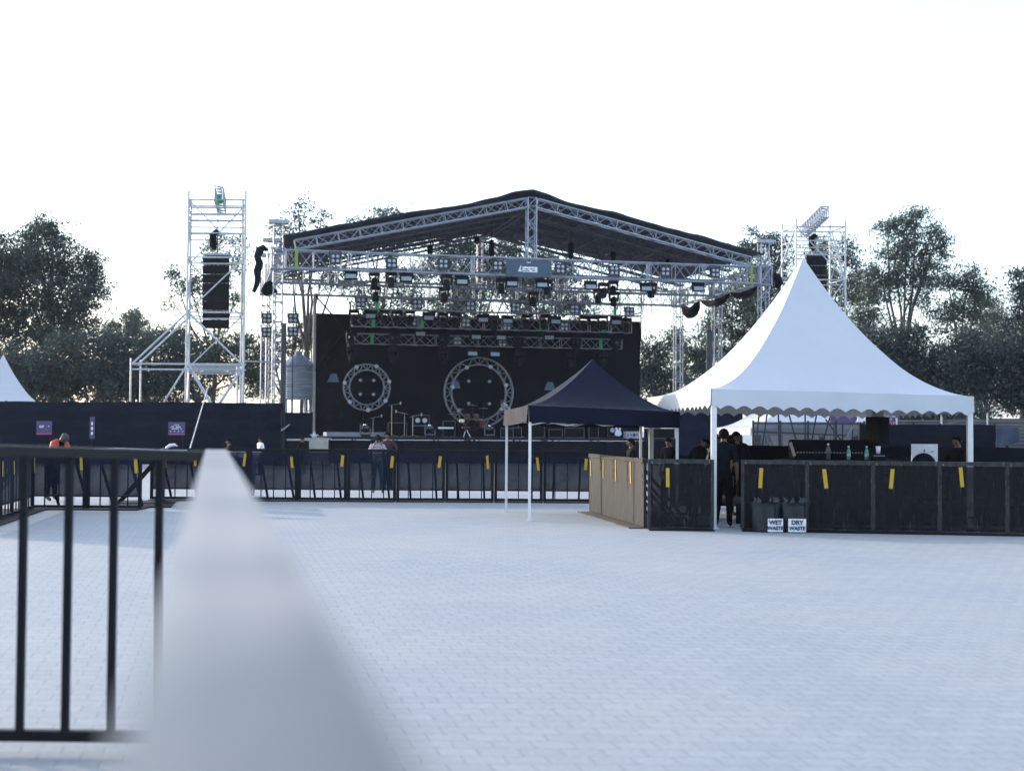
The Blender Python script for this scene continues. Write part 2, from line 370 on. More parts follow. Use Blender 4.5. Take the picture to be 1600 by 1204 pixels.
# logo panel
def logo():
    a=SP(791,407,-.3); b=SP(861,432,-.3); c=(a+b)/2; e=empty('logo_panel',c-V((0,0,.4)),YAW,'dark slate panel with small white logo at middle of front truss','panel')
    wd=(SP(861,420,-.3)-SP(791,420,-.3)).length
    MB().box(c,(wd,.05,.78),YAW).build('board',mat('slate_board',(.05,.075,.12),.5),e)
    q=SP(828,421,-.34)
    lp=MB().box(q,(.72,.012,.25),YAW).build('logo_plate',paper,e)
    m=MB().box(SP(815,420,-.35),(.07,.012,.1),YAW)
    for k,(px,wd2,dz) in enumerate(((823,.2,.02),(832,.22,.02),(822,.3,-.06),(834,.16,-.06))):
        p=SP(px,421,-.352); m.box(p+V((0,0,dz)),(wd2,.008,.035),YAW)
    m.build('lettering',dclo,lp)
    MB().add([SP(809,424,-.34),SP(816,424,-.34),SP(814,414,-.34)],[(0,1,2)]).build('emblem',paper,e)
    MB().box(SP(826,410,-.34),(.2,.01,.03),YAW).build('caption',paper,e)
logo()
# fixtures (built at the origin facing -Y)
def make_blinder():
    e=empty('blinder_light',(0,0,0),0,None,'stage light')
    MB().box((0,.08,0),(.5,.16,.5)).build('housing',mat('housing_navy',(.012,.016,.03),.5),e)
    for x in(-.105,.105):
        for z in(-.105,.105):
            MB().lathe((x,-.005,z),[(.076,-.01),(.076,.012),(.05,.03),(.005,.035)],12,'y').build('lamp',lampw,e,smooth=True)
    MB().bar((-.27,.08,0),(-.27,.08,.33),.03,.03).bar((.27,.08,0),(.27,.08,.33),.03,.03).bar((-.27,.08,.33),(.27,.08,.33),.03,.03).build('yoke',blk,e)
    reg(e); return e
def make_strobe():
    e=empty('strobe_light',(0,0,0),0,None,'stage light')
    MB().box((0,.05,-.25),(.58,.2,.4),0,-.15).build('housing',blk,e)
    MB().box((0,-.085,-.31),(.47,.02,.19),0,-.15).build('diffuser',panel_w,e)
    MB().bar((-.31,.05,-.3),(-.31,.05,-.02),.03,.04).bar((.31,.05,-.3),(.31,.05,-.02),.03,.04).bar((-.31,.05,-.02),(.31,.05,-.02),.04,.03).tube((0,.05,0),(0,.05,.12),.03).build('yoke',blk,e)
    reg(e); return e
def make_head():
    e=empty('moving_head_light',(0,0,0),0,None,'stage light')
    MB().box((0,0,-.1),(.5,.34,.16)).box((0,-.18,-.1),(.24,.02,.04)).build('base',blk,e)
    MB().bar((-.24,0,-.1),(-.2,0,-.52),.06,.16).bar((.24,0,-.1),(.2,0,-.52),.06,.16).build('yoke',blk,e)
    h=MB().lathe((0,0,0),[(.06,.2),(.15,.12),(.165,-.1),(.17,-.26),(.14,-.28)],12)
    h.v=[Matrix.Rotation(.35,3,'X')@p+V((0,0,-.46)) for p in h.v]
    hd=h.build('head',blk,e,smooth=False)
    l=MB().lathe((0,0,-.275),[(.12,.0),(.1,-.02),(.01,-.025)],12); l.v=[Matrix.Rotation(.35,3,'X')@p+V((0,0,-.46)) for p in l.v]
    l.build('lens',mat('dark_lens',(.05,.06,.08),.1),hd)
    MB().tube((0,0,-.02),(0,0,.14),.03).build('clamp',blk,e)
    reg(e); return e
BL=make_blinder(); ST=make_strobe(); HD=make_head(); used=set()
def fix(proto,pts,t,where,kindname,grp):
    for i,(px,py) in enumerate(pts):
        p=SP(px,py,t)
        if proto is BL: pass
        lab='%s %s, %s from left'%(kindname,where,ORD[i])
        place(proto,p,YAW+random.uniform(-.12,.12),lab,grp,proto.name not in used); used.add(proto.name)
GB,GS,GH='blinder lights on the stage trusses','strobe lights on the stage trusses','moving heads on the stage trusses'
fix(BL,[(524,404),(612,411),(693,412),(778,415),(876,420),(960,423),(1040,424),(1118,426)],-.5,'on the big front truss','four-cell blinder light',GB)
fix(BL,[(564,472),(652,475),(735,478),(806,480),(898,483),(984,487)],3.2,'on the upper hanging truss','four-cell blinder light',GB)
fix(BL,[(644,502),(728,504),(792,509),(882,510)],4.6,'on the middle hanging truss','dim four-cell blinder light',GB)
fix(BL,[(715,532),(785,535),(966,538)],6.2,'on the lowest hanging truss','dim four-cell blinder light',GB)
fix(ST,[(548,421),(635,425),(722,430),(800,433),(847,435),(923,438),(1010,441),(1091,441)],0,'below the front truss','strobe light with pale panel',GS)
fix(ST,[(579,484),(670,487),(755,490),(793,492),(868,493),(963,494)],4.5,'below the upper hanging truss','strobe light with pale panel',GS)
fix(ST,[(657,512),(744,517),(783,518),(858,518)],6,'on the lowest hanging truss','dim strobe light with pale panel',GS)
fix(ST,[(738,543),(773,544)],6.4,'below the lowest hanging truss','strobe light with pale panel',GS)
fix(HD,[(611,424),(698,428),(783,434),(855,436),(943,441),(1018,441)],.1,'under the front truss','black moving head light',GH)
fix(HD,[(585,425),(587,447),(694,448),(833,455),(935,450),(958,438),(959,455)],3,'amid the rig behind the front truss','black moving head light',GH)
fix(HD,[(553,483),(600,484),(620,485),(640,484),(692,488),(711,488),(772,492),(822,491),(850,491),(912,493),(928,493),(942,492),(979,496)],4.4,'under the upper hanging truss','black moving head light',GH)
fix(HD,[(549,519),(616,521),(694,522),(810,526),(900,528),(963,528)],5.9,'on top of the lowest hanging truss','black moving head light',GH)
fix(HD,[(550,540),(615,543),(693,546),(812,549),(892,551),(942,551)],6.3,'hanging below the lowest truss','black moving head light',GH)
# hanging trusses
def hang(pa,pb,t,h,label,rag,ends):
    a=SP(*pa,t); b=SP(*pb,t); a.z=b.z=(a.z+b.z)/2; b=a+su*(b-a).dot(su)
    e=empty('hanging_truss',a,YAW,label,'truss','hanging light trusses')
    MB().truss(a,b,.4,h,.55,.028,.018).build('truss_frame',midalu,e)
    for px in rag:
        q=a+su*(lens(px,t)-(a-SL).dot(su))
        MB().box(q-sv*.22,(.17,.03,h+.05),YAW).build('strap',green,e)
    for k in(.04,.35,.65,.96):
        q=a.lerp(b,k); MB().tube(q+V((0,0,h/2)),V((q.x,q.y,ZB)),.015).build('sling',blk,e)
    # coiled cable along the truss
    n=60; pts=[a.lerp(b,k/n)+V((0,0,-h/2+.05))+sv*.1+V((0,0,-.08*abs(math.sin(k*.9)))) for k in range(n+1)]
    MB().path(pts,.028,5).build('cable',blk,e)
hang((556,472),(1000,487),3.4,.56,'upper of the three hanging light trusses, green straps near both ends',(586,958),0)
hang((550,500),(985,513),4.8,.56,'middle hanging light truss between two others over the stage',(581,657,843,940),0)
hang((546,528),(970,539),6.3,.52,'lowest hanging light truss right above the circle trusses',(579,936),0)
# circle trusses
def ring2(cx,cy,ro,t,nd,label):
    c=SP(cx,cy,t); Ro=(SP(cx+ro,cy,t)-c).length; Ri=Ro*(.8 if ro>45 else .75)
    e=empty('circle_truss',c-V((0,0,Ro)),YAW,label,'circular truss','circle trusses on the backdrop')
    def pt(r,a,d=0): return c+su*r*math.cos(a)+V((0,0,r*math.sin(a)))+sv*d
    n=48
    for r,nm in((Ro,'outer_ring'),(Ri,'inner_ring')):
        for d in(-.13,.13):
            m=MB()
            for i in range(n): m.tube(pt(r,6.2832*i/n,d),pt(r,6.2832*(i+1)/n,d),.034,5,cap=False)
            m.build(nm,midalu,e)
    m=MB(); nb=32
    for i in range(nb):
        a,b=6.2832*i/nb,6.2832*(i+1)/nb
        for d in(-.13,.13): m.tube(pt(Ro if i%2 else Ri,a,d),pt(Ri if i%2 else Ro,b,d),.018,4,cap=False)
        if i%4==0: m.tube(pt(Ri,a,-.13),pt(Ro,a,-.13),.022,4)
    m.build('bracing',midalu,e)
    for i in range(nd):
        a=6.2832*(i+.3)/nd; q=pt(Ro*.98 if ro<45 else Ri,a,-.2)
        m=MB().lathe((0,0,0),[(.1,-.02),(.11,.05),(.07,.08),(.005,.08)],10,'y'); m.v=[Matrix.Rotation(YAW,3,'Z')@p+q for p in m.v]; m.build('bulb',lampw,e)
    m=MB().tube(pt(0,0)-su*Ri*.9+V((0,0,-Ri*.4)),pt(0,0)+su*Ri*.9+V((0,0,-Ri*.4)),.02).tube(pt(0,0)-su*Ri*.9+V((0,0,Ri*.4)),pt(0,0)+su*Ri*.9+V((0,0,Ri*.4)),.02)
    m.tube(pt(0,0)-su*Ri*.2-V((0,0,Ro)),V((0,0,ZDK))+V(((pt(0,0)-su*Ri*.2).x,(pt(0,0)-su*Ri*.2).y,0)),.04)
    m.build('cross_pipe',blk,e)
    for sx in(-.38,.38):
        for sz in(-.4,.4):
            q=c+su*Ri*sx*1.0+V((0,0,Ri*sz))-sv*.1
            m=MB().lathe((0,0,0),[(.07,-.1),(.085,.03),(.04,.05),(.005,.05)],10,'y'); m.v=[Matrix.Rotation(YAW,3,'Z')@p+q for p in m.v]; m.build('spot_lamp',panel_w,e)
ZDK=1.22
ring2(573,605,36,7.3,7,'small silver circle truss on the left of the dark backdrop')
ring2(748,613,53,7.3,7,'large silver circle truss at the centre of the dark backdrop')
# backdrop
def backdrop():
    s0,s1=lens(490,8.6),lens(1000,8.6); z1=SP(490,489,8.6).z; z2=SP(1000,505,8.6).z
    e=empty('backdrop',S(s0,8.6,0),YAW,'tall black netting wall behind the stage equipment','backdrop')
    sm=lens(545,8.6)
    def f(a,b,A,B): 
        s=A+(B-A)*a; return S(s,8.6+.05*math.sin(s*2.3)+.08*noise.noise(V((s*.5,b*4,2))),ZDK+(z1-ZDK)*b)
    MB().grid(lambda a,b:f(a,b,sm,s1),60,12).build('netting',backm,e,smooth=True)
    MB().grid(lambda a,b:f(a,b,s0,sm),16,12).build('thin_netting',backm2,e,smooth=True)
    m=MB()
    for k in range(9):
        s=s0+(s1-s0)*k/8; m.tube(S(s,9.1,0),S(s,9.1,z1),.04); m.tube(S(s,10.6,0),S(s,10.6,z1*.8),.04); m.tube(S(s,9.1,z1*.85),S(s,10.6,.1),.03)
    for z in(2.5,4.2,5.9,z1-.1): m.tube(S(s0,9.1,z),S(s1,9.1,z),.04)
    m.build('scaffold',blk,e)
    m=MB().tube(S(s0-.02,8.5,ZDK),S(s0-.02,8.5,z1+1.0),.09,8); 
    m.build('edge_post',hessian,e)
    m=MB().tube(S(s0,8.45,z1+.9),S(lens(545,8.5),8.45,z1-1.1),.04).tube(S(s0,8.45,z1-3),S(lens(545,8.5),8.45,z1-.6),.04).tube(S(lens(545,8.5),8.45,z1+.6),S(lens(545,8.5),8.45,z1-3),.05)
    m.tube(S(s1,8.5,z2-1),S(s1,8.5,z2+1.2),.035).tube(S(s1,8.5,z2+.6),S(s1-1.2,8.5,z2+.2),.03)
    m.build('brace',blk,e)
    # pale trapezoid patches added for unidentified shapes seen through the netting
    for px,py in((521,590),(711,600),(859,603)):
        c=SP(px,py,8.45); m=MB().add([c+su*a+V((0,0,b))+sv*d for d in(0,.12) for a,b in((-.3,-.22),(.3,-.22),(.17,.22),(-.12,.22))],[(3,2,1,0),(4,5,6,7),(0,1,5,4),(1,2,6,5),(2,3,7,6),(3,0,4,7)])
        m.build('pale_patch',mat('patch_blue',(.09,.13,.2),.6),e)
backdrop()
# stage platform
def deck():
    sa,sb=lens(505,1),lens(1085,1)
    e=empty('stage_platform',S((sa+sb)/2,5,0),YAW,'low wide stage platform with black skirt below the roof','stage')
    MB().box(S((sa+sb)/2,4.9,ZDK-.06),(sb-sa,7.8,.12),YAW).build('deck_top',decktop,e)
    MB().grid(lambda a,b:S(sa+(sb-sa)*a,.97+.03*math.sin(a*140)+.02*math.sin(a*57),.02+(ZDK-.16)*b),240,2).build('skirt',cloth,e,smooth=True)
    m=MB()
    for s in(sa+.05,sb-.05): m.box(S(s,4.9,(ZDK-.13)/2),(.04,7.7,ZDK-.14),YAW)
    m.build('side_skirt',cloth,e)
    a,b=lens(508,6.2),lens(606,6.2)
    MB().box(S((a+b)/2,6.3,ZDK+.1),((b-a),1.9,.2),YAW).build('riser',deckm,e)
    MB().box(S(lens(737,6),6.3,ZDK+.15),(2.6,2.2,.3),YAW).build('drum_riser',amp,e)
deck()
# stage equipment (t ~ 3-5)
def on(px,t,z=ZDK): p=SP(px,669,t); return V((p.x,p.y,z))
def spot(px,t,lab,r=.2):
    p=on(px,t); e=empty('floor_spotlight',p,YAW,lab,'stage light','floor spotlights along the stage')
    MB().box(p+V((0,0,.05)),(.42,.36,.1),YAW).build('base',blk,e)
    MB().bar(p-su*.24+V((0,0,.1)),p-su*.24+V((0,0,.6)),.05,.12).bar(p+su*.24+V((0,0,.1)),p+su*.24+V((0,0,.42)),.05,.12).bar(p-su*.27+V((0,0,.125)),p+su*.27+V((0,0,.125)),.05,.06).build('yoke',dalu,e)
    m=MB().lathe(p+V((0,0,.42)),[(.02,-.22),(.13,-.19),(.2,-.1),(.225,0),(.2,.1),(.13,.19),(.02,.22)],14); h=m.build('drum',mat('gloss_black',(.015,.02,.03),.12),e,smooth=True)
    q=p+V((0,0,.56))-sv*.17-su*.05; MB().lathe(q,[(.01,-.07),(.06,-.05),(.08,0),(.06,.05),(.01,.07)],10).build('lens',chrome,h,smooth=True)
spot(571,2.2,'round black floor spotlight standing alone near the left stage edge'); spot(672,2.2,'round floor spotlight in front of the keyboard'); spot(765,2.0,'round floor spotlight right of the red drums')
def ampbox(px,t,w,h,z,lab,name='guitar_amp',cones=2):
    p=on(px,t,z); e=empty(name,p,YAW,lab,'amplifier')
    MB().box(p+V((0,0,h/2)),(w,.4,h),YAW).build('cabinet',amp,e)
    for k in range(cones):
        q=p+su*((k-(cones-1)/2)*w*.45)+V((0,0,h*.5))-sv*.2
        m=MB().lathe((0,0,0),[(.11,0),(.12,.02),(.05,.015),(.01,.02)],12,'y'); m.v=[Matrix.Rotation(YAW,3,'Z')@x+q for x in m.v]; m.build('speaker_cone',lampw,e)
    m=MB()
    for dz in(0,h): m.tube(p-su*w/2-sv*.21+V((0,0,dz)),p+su*w/2-sv*.21+V((0,0,dz)),.014)
    for dx in(-w/2,w/2): m.tube(p+su*dx-sv*.21,p+su*dx-sv*.21+V((0,0,h)),.014)
    m.build('metal_edge',dalu,e)
def case(px,t,w,h,lab,z=ZDK,d=.6,m0=None):
    p=on(px,t,z); e=empty('flight_case',p,YAW,lab,'flight case')
    MB().box(p+V((0,0,h/2)),(w,d,h),YAW).build('body',m0 or amp,e)
    m=MB()
    for dz in(.015,h-.01): m.bar(p-su*w/2-sv*(d/2+.004)+V((0,0,dz)),p+su*w/2-sv*(d/2+.004)+V((0,0,dz)),.012,.025)
    for dx in(-w/2,w/2): m.bar(p+su*dx-sv*(d/2+.004),p+su*dx-sv*(d/2+.004)+V((0,0,h)),.025,.012)
    m.build('metal_edge',dalu,e)
case(657,3.4,.85,.55,'black flight case under the twin speaker amplifier'); ampbox(657,3.3,.78,.5,ZDK+.56,'twin cone amplifier on a flight case left of the large circle')
case(620,4.2,.9,.7,'black flight case left of the amplifier behind the microphone stand')
case(836,3,.8,.6,'black flight case left of centre under the dark canopy edge'); case(866,3,.7,.42,'low flight case seen under the canopy valance'); case(895,3.2,1.0,.5,'wide flight case seen under the middle of the canopy')
case(925,3.1,.5,.8,'tall flight case right of the wide one under the canopy')
case(790,1.9,.62,.45,'blue-black monitor case beside the canopy front leg'); case(805,2.6,.5,.5,'dark case behind the canopy front leg')
case(1030,2,1.4,.5,'long low case at the right stage end'); case(700,4.5,.6,.8,'upright case behind the keyboard')
ampbox(955,3.0,.5,.6,ZDK+.1,'single cone amplifier beside the white guitar',cones=1)
def keyboard():
    p=on(693,2.2,ZDK+.42); e=empty('keyboard',p,YAW,'electronic keyboard with white keys on a black stand','keyboard')
    MB().box(p,(1.0,.35,.1),YAW).build('body',amp,e)
    m=MB()
    for k in range(22): m.box(p+su*(-.28+k*.034)-sv*.19+V((0,0,.03)),(.028,.06,.08),YAW,)
    m.build('keys',paper,e)
    MB().bar(p-su*.35,p+su*.3-V((0,0,.42)),.04,.04).bar(p+su*.35,p-su*.3-V((0,0,.42)),.04,.04).build('stand',blk,e)
keyboard()
def mic(px,t,h,lab,boom=1):
    p=on(px,t); e=empty('microphone_stand',p,YAW,lab,'microphone stand','microphone stands on the stage')
    m=MB().tube(p+V((0,0,.05)),p+V((0,0,h)),.016)
    for a in(0,2.1,4.2): m.tube(p+V((0,0,.12)),p+V((.3*math.cos(a),.3*math.sin(a),.01)),.012)
    q=p+V((0,0,h)); m.tube(q-su*.15*boom,q+su*.4*boom+V((0,0,.12)),.014); m.build('stand',mat('stand_steel',(.2,.2,.2),.3,.5),e)
    z=q+su*.42*boom+V((0,0,.13)); MB().lathe(z,[(.01,-.08),(.03,-.04),(.035,.05),(.01,.08)],8).build('microphone',lampw,e)
mic(612,3,1.5,'tall boom microphone stand left of the amplifier'); mic(632,3.1,1.1,'shorter microphone stand next to the amplifier',-1); mic(583,5.5,.9,'thin low microphone stand on the left riser'); mic(645,2.6,.95,'slanting microphone stand in front of the amplifier')
mic(810,2.5,1.0,'microphone stand by the canopy leg'); mic(849,3.5,.8,'short microphone stand under the canopy')
def drums():
    b=on(737,5.6,ZDK+.3); e=empty('drum_kit',b,YAW,'dark red drum kit inside the lower part of the large circle','drum kit')
    def cyl(p,r,d,ax,nm,mt):
        m=MB().lathe((0,0,0),[(r,-d/2),(r,d/2)],18,ax); m.v=[Matrix.Rotation(YAW,3,'Z')@x+p for x in m.v]; o=m.build(nm,mt,e)
        q=MB().lathe((0,0,0),[(r*.95,d/2+.003),(r*.95,d/2+.012)],18,ax); q.v=[Matrix.Rotation(YAW,3,'Z')@x+p for x in q.v]; q.build('drum_head',lampw if ax=='z' else amp,o)
    cyl(b+V((0,0,.3)),.29,.42,'y','bass_drum',drumred)
    cyl(b-su*.22+V((0,0,.74)),.16,.22,'z','tom_drum',drumred); cyl(b+su*.22+V((0,0,.74)),.16,.22,'z','tom_drum',drumred)
    cyl(b+su*.55+sv*.2+V((0,0,.36)),.22,.4,'z','floor_tom',drumred); cyl(b-su*.5+V((0,0,.52)),.18,.15,'z','snare_drum',chrome)
    m=MB()
    for dx,h in((-.65,1.1),(.6,1.15),(-.95,.85),(.05,1.3)):
        c=b+su*dx+V((0,0,h)); m.tube(b+su*dx,c,.014); mm=MB().lathe(c,[(.26,-.005),(.24,.01),(.06,.03),(.04,.05),(.005,.06)],16); mm.build('cymbal',mat('brass',(.45,.42,.36),.3,.6),e)
    m.bar(b-su*.5-sv*.3+V((0,0,.62)),b+su*.5-sv*.3+V((0,0,.62)),.04,.05); m.build('rack',drumred,e)
    MB().lathe(on(733,2.9),[(.16,0),(.03,.03),(.03,.4),(.2,.42),(.2,.5),(.1,.52)],14)
drums()
def stool():
    p=on(728,3.0); e=empty('drum_stool',p,0,'dark red round stool in front of the drum kit','stool')
    MB().lathe(p+V((0,0,.42)),[(.2,0),(.22,.04),(.2,.1),(.02,.11)],14).build('seat',drumred,e)
    for a in(0,2.1,4.2): MB().tube(p+V((0,0,.42)),p+V((.22*math.cos(a),.22*math.sin(a),0)),.02).build('leg',chrome,e)
stool()
def guitar():
    p=on(966,2.6); e=empty('electric_guitar',p,YAW,'white electric guitar upright on a stand','guitar')
    out=[(.0,.0),(.13,.02),(.18,.12),(.15,.22),(.11,.28),(.14,.36),(.12,.44),(.05,.4),(.03,.36),(-.03,.36),(-.06,.43),(-.13,.47),(-.15,.36),(-.11,.28),(-.16,.2),(-.18,.1),(-.12,.02)]
    vs=[p+su*x+V((0,0,.1+z))+sv*d for d in(0,.05) for x,z in out]; n=len(out)
    MB().add(vs,[tuple(range(n))[::-1],tuple(range(n,2*n))]+[(k,(k+1)%n,n+(k+1)%n,n+k) for k in range(n)]).build('body',paper,e)
    MB().bar(p+V((0,0,.4))-sv*.01,p+V((0,0,.95))-sv*.01,.045,.03).build('neck',board,e)
    MB().box(p+V((0,0,1.01)),(.08,.03,.15),YAW).build('headstock',paper,e)
    MB().tube(p+sv*.1,p+sv*.1+V((0,0,.5)),.015).tube(p-su*.15-sv*.1,p+sv*.1+V((0,0,.2)),.012).tube(p+su*.15-sv*.1,p+sv*.1+V((0,0,.2)),.012).build('stand',blk,e)
guitar()
def stencil():
    p=on(989,1.6); e=empty('stencilled_case',p,YAW,'pale case with dark diamond stencil left of the canopy rear leg','flight case')
    MB().box(p+V((0,0,.17)),(.85,.4,.34),YAW).build('body',mat('case_grey',(.3,.33,.38),.5),e)
    m=MB()
    for k in range(5):
        c=p+su*(-.32+.16*k)-sv*.204+V((0,0,.17)); r=.1 if k==2 else .055
        m.add([c-su*r,c-V((0,0,r)),c+su*r,c+V((0,0,r))],[(0,1,2,3)])
    m.build('stencil',ink,e)
stencil()
# items left of the platform
def leftcorner():
    p=G(495,58,0); e=empty('draped_table',p,0,'table draped with pale grey cloth at the left stage corner','table')
    MB().grid(lambda a,b:p+V((-.55+1.1*a,-.3+.04*math.sin(a*30)*(1-b),.05+1.15*b)),40,4).build('cloth',hessian,e,smooth=True)
    MB().box(p+V((0,.1,1.17)),(1.15,.8,.05)).build('tabletop',deckm,e)
    [MB().tube(p+V((x,y,0)),p+V((x,y,1.15)),.03).build('leg',blk,e) for x in(-.5,.5) for y in(-.2,.45)]
    q=p+V((-.1,0,1.2)); e=empty('white_jug',q,0,'small white jug standing on the draped table','jug')
    MB().lathe(q,[(.1,0),(.12,.1),(.05,.18),(.04,.26),(.06,.28)],10).build('body',lampw,e,smooth=True); MB().bar(q+V((-.18,0,.13)),q+V((.18,0,.13)),.05,.05).build('handle',lampw,e)
    q=G(465,56,0); e=empty('storage_trunk',q,0,'dark open trunk between the column foot and the draped table','trunk')
    MB().box(q+V((0,0,.6)),(.9,.5,1.0)).build('body',amp,e); MB().box(q+V((0,.2,1.12)),(.95,.05,.1)).build('lid',alu,e)
leftcorner()
# masts, small things round the stage
def mast(px,Y,ytop,w,lab):
    b=G(px,Y); z=ZY(ytop,px,Y); e=empty('black_mast',b,0,lab,'mast')
    MB().box(b+V((0,0,z/2)),(w,w*.8,z)).build('post',mat('mast_navy',(.02,.024,.04),.4),e); MB().box(b+V((0,0,.03)),(.8,.8,.06)).build('base',blk,e); MB().box(b+V((0,0,z+.015)),(w+.04,w,.03)).build('cap',blk,e)
mast(441.5,58,506,.2,'dark navy square mast right of the left front column'); mast(1108,66,518,.26,'dark navy square mast left of the right middle column')
def sidelights():
    for i,(px,py) in enumerate(((458,497),(458,518),(417,497),(417,519))):
        p=P(px,py,66); place(BL,p,YAW,('upper ','lower ')[i%2]+('blinder light to the right of the left columns','blinder light among the left columns')[i//2],GB,False)
    b=G(456,66.3); e=empty('light_pole',b,0,'thin black pole carrying two blinder lights beside the left columns','pole')
    MB().tube(b,b+V((0,0,7.6)),.03).build('post',blk,e); MB().box(b+V((0,0,.03)),(.5,.5,.06)).build('foot',blk,e)
sidelights()
def bundle():
    pts=[P(x,y,60) for x,y in((418,392),(412,388),(405,390),(403,400),(405,412),(402,425),(404,436),(400,445),(397,456))]
    MBo=MB().path([jit(p,.04) for p in pts],[.08,.15,.2,.16,.17,.18,.14,.12,.08],10)
    o=MBo.build('cloth_bundle',cloth,smooth=True); tag(o,'twisted black cloth bundle hanging from the left roof corner','cloth bundle')
    pts=[P(x,y,61) for x,y in((424,440),(418,447),(410,456),(414,458),(424,452),(434,456))]
    o=MB().path(pts,[.1,.2,.1,.16,.2,.05],8).build('cloth_bundle',cloth,smooth=True); tag(o,'low black cloth flap wrapped below the left sleeve block','cloth bundle')
    pts=[P(x,y,66) for x,y in((1208,428),(1214,432),(1218,442),(1213,450))]
    o=MB().path(pts,[.12,.22,.2,.1],8).build('cloth_bundle',cloth,smooth=True); tag(o,'small dark cloth bundle at the right roof corner','cloth bundle')
bundle()
def tank():
    c=G(465,70); z0=ZY(624,465,70); z1=ZY(572,465,70); z2=ZY(550,465,70); e=empty('water_tank',c,0,'round grey ribbed tank with cone roof standing on legs','tank')
    r=.86*1.0
    prof=[]; n=14
    for k in range(n+1):
        z=z0+(z1-z0)*k/n; prof+=[(r,z),(r+.03,z+(z1-z0)/n*.5)]
    MB().lathe(c,prof[:-1],24).build('wall',grime,e)
    MB().lathe(c,[(r+.1,z1),(r+.08,z1+.05),(.2,z2-.12),(.2,z2),(.05,z2+.08)],16).build('roof',mat('tank_roof',(.16,.2,.27),.5),e)
    [MB().tube(c+V((r*.8*math.cos(a),r*.8*math.sin(a),0)),c+V((r*.8*math.cos(a),r*.8*math.sin(a),z0)),.07).build('leg',alu,e) for a in(.6,2.2,3.8,5.4)]
tank()
def rope(a,b,r,lab,name='guy_rope',m=None):
    o=MB().tube(a,b,r).build(name,m or galv); tag(o,lab,'rope'); return o
rope(P(327,598,58),P(297,700,50),.022,'pale guy rope slanting down past the purple sign')
rope(P(440,672,57),P(484,640,66),.03,'short rope slanting up from the left column foot to the backdrop edge')
# ---------------------------------------------------------------- PA towers
def scaffold(name,posts,Yf,Yb,ztop,levels,lab,dense,out=None,diag=(),back=(4,-4)):
    base=G(sum(posts)/2,Yf); e=empty(name,base,0,lab,'scaffold tower')
    def q(px,Y,z): g=G(px,Y); return V((g.x,g.y,z))
    xl,xr=G(posts[0],Yf).x,G(posts[1],Yf).x; bl,brr=G(posts[0]+back[0],Yb).x,G(posts[1]+back[1],Yb).x
    XX={(xl,Yf):xl,(xr,Yf):xr,(xl,Yb):bl,(xr,Yb):brr}
    fx=lambda p:(XX.get((p[0],p[1]),p[0]),p[1],p[2])
    for x in(xl,xr):
        for Y in(Yf,Yb):
            q_=XX[(x,Y)]; MB().tube((q_,Y,0),(q_,Y,ztop+.4),.052,8).build('standard',galv,e)
    def T1(a,b,r,nm='ledger'): MB().tube(fx(a),fx(b),r,6).build(nm,galv,e)
    for z in levels+dense:
        rr=.04 if z in levels else .03
        for Y in(Yf,Yb): T1((xl,Y,z),(xr,Y,z),rr)
        for x in(xl,xr): T1((x,Yf,z),(x,Yb,z),rr)
    for z in levels:
        for Y in(Yf,Yb): T1((xl,Y,z-.28),(xr,Y,z-.28),.03)
    zz=levels
    for i in range(len(zz)-1):
        a,b=(xr,xl) if i%2 else (xl,xr); D='diagonal_brace'
        T1((a,Yf,zz[i]),(b,Yf,zz[i+1]),.032,D); T1((b,Yb,zz[i]),(a,Yb,zz[i+1]),.032,D)
        T1((xl,Yf,zz[i]),(xl,Yb,zz[i+1]),.03,D); T1((xr,Yb,zz[i]),(xr,Yf,zz[i+1]),.03,D)
    for a,b in diag: T1(a,b,.045,'outrigger_brace')
    for x in(xl,xr):
        for Y in(Yf,Yb): MB().box((XX[(x,Y)],Y,.03),(.25,.25,.06)).build('base_plate',galv,e)
    return e,xl,xr
Y=60
zt=ZY(312,340,Y); lv=[.4,ZY(571,340,Y),ZY(488,340,Y),ZY(402,340,Y),zt]
dn=[ZY(y,340,Y) for y in(324,334,344,355,364)]
X=lambda px:G(px,Y).x
zA,zB=ZY(488,290,Y),ZY(568,205,Y)
dg=[((X(290),Y,zA),(X(205),Y,zB)),((X(290),Y+.9,zA),(X(205),Y+.9,zB)),((X(292),Y,zA),(X(377),Y,zB)),((X(292),Y,zB),(X(203),Y,.3)),((X(293),Y,zB),(X(381),Y,.3)),((X(381),Y,zB),(X(293),Y,.3)),
    ((X(205),Y,zB),(X(383),Y,zB)),((X(205),Y,zB-.25),(X(383),Y,zB-.25)),((X(203),Y,0),(X(203),Y,zB+.25)),((X(203),Y+1.6,0),(X(203),Y+1.6,zB+.25)),((X(203),Y,zB),(X(203),Y+1.6,zB)),((X(366),Y+.5,0),(X(366),Y+.5,zB)),
    ((X(381),Y,zB+.15),(X(415),Y+2,zB+.2))]
e,xl,xr=scaffold('speaker_tower',(289.5,379),Y,Y+2.2,zt,lv,'tall galvanised scaffold tower with outrigger holding the left speaker column',dn,diag=dg)
MB().truss((X(341),Y-.6,zt+.2),(G(342,Y+3.2).x,Y+3.2,zt+.2),.36,.6,.4,.03,.02).build('top_beam',alu,e)
MB().box((X(341),Y-.3,zt-.02),(.2,.2,.42)).build('strap',green,e)
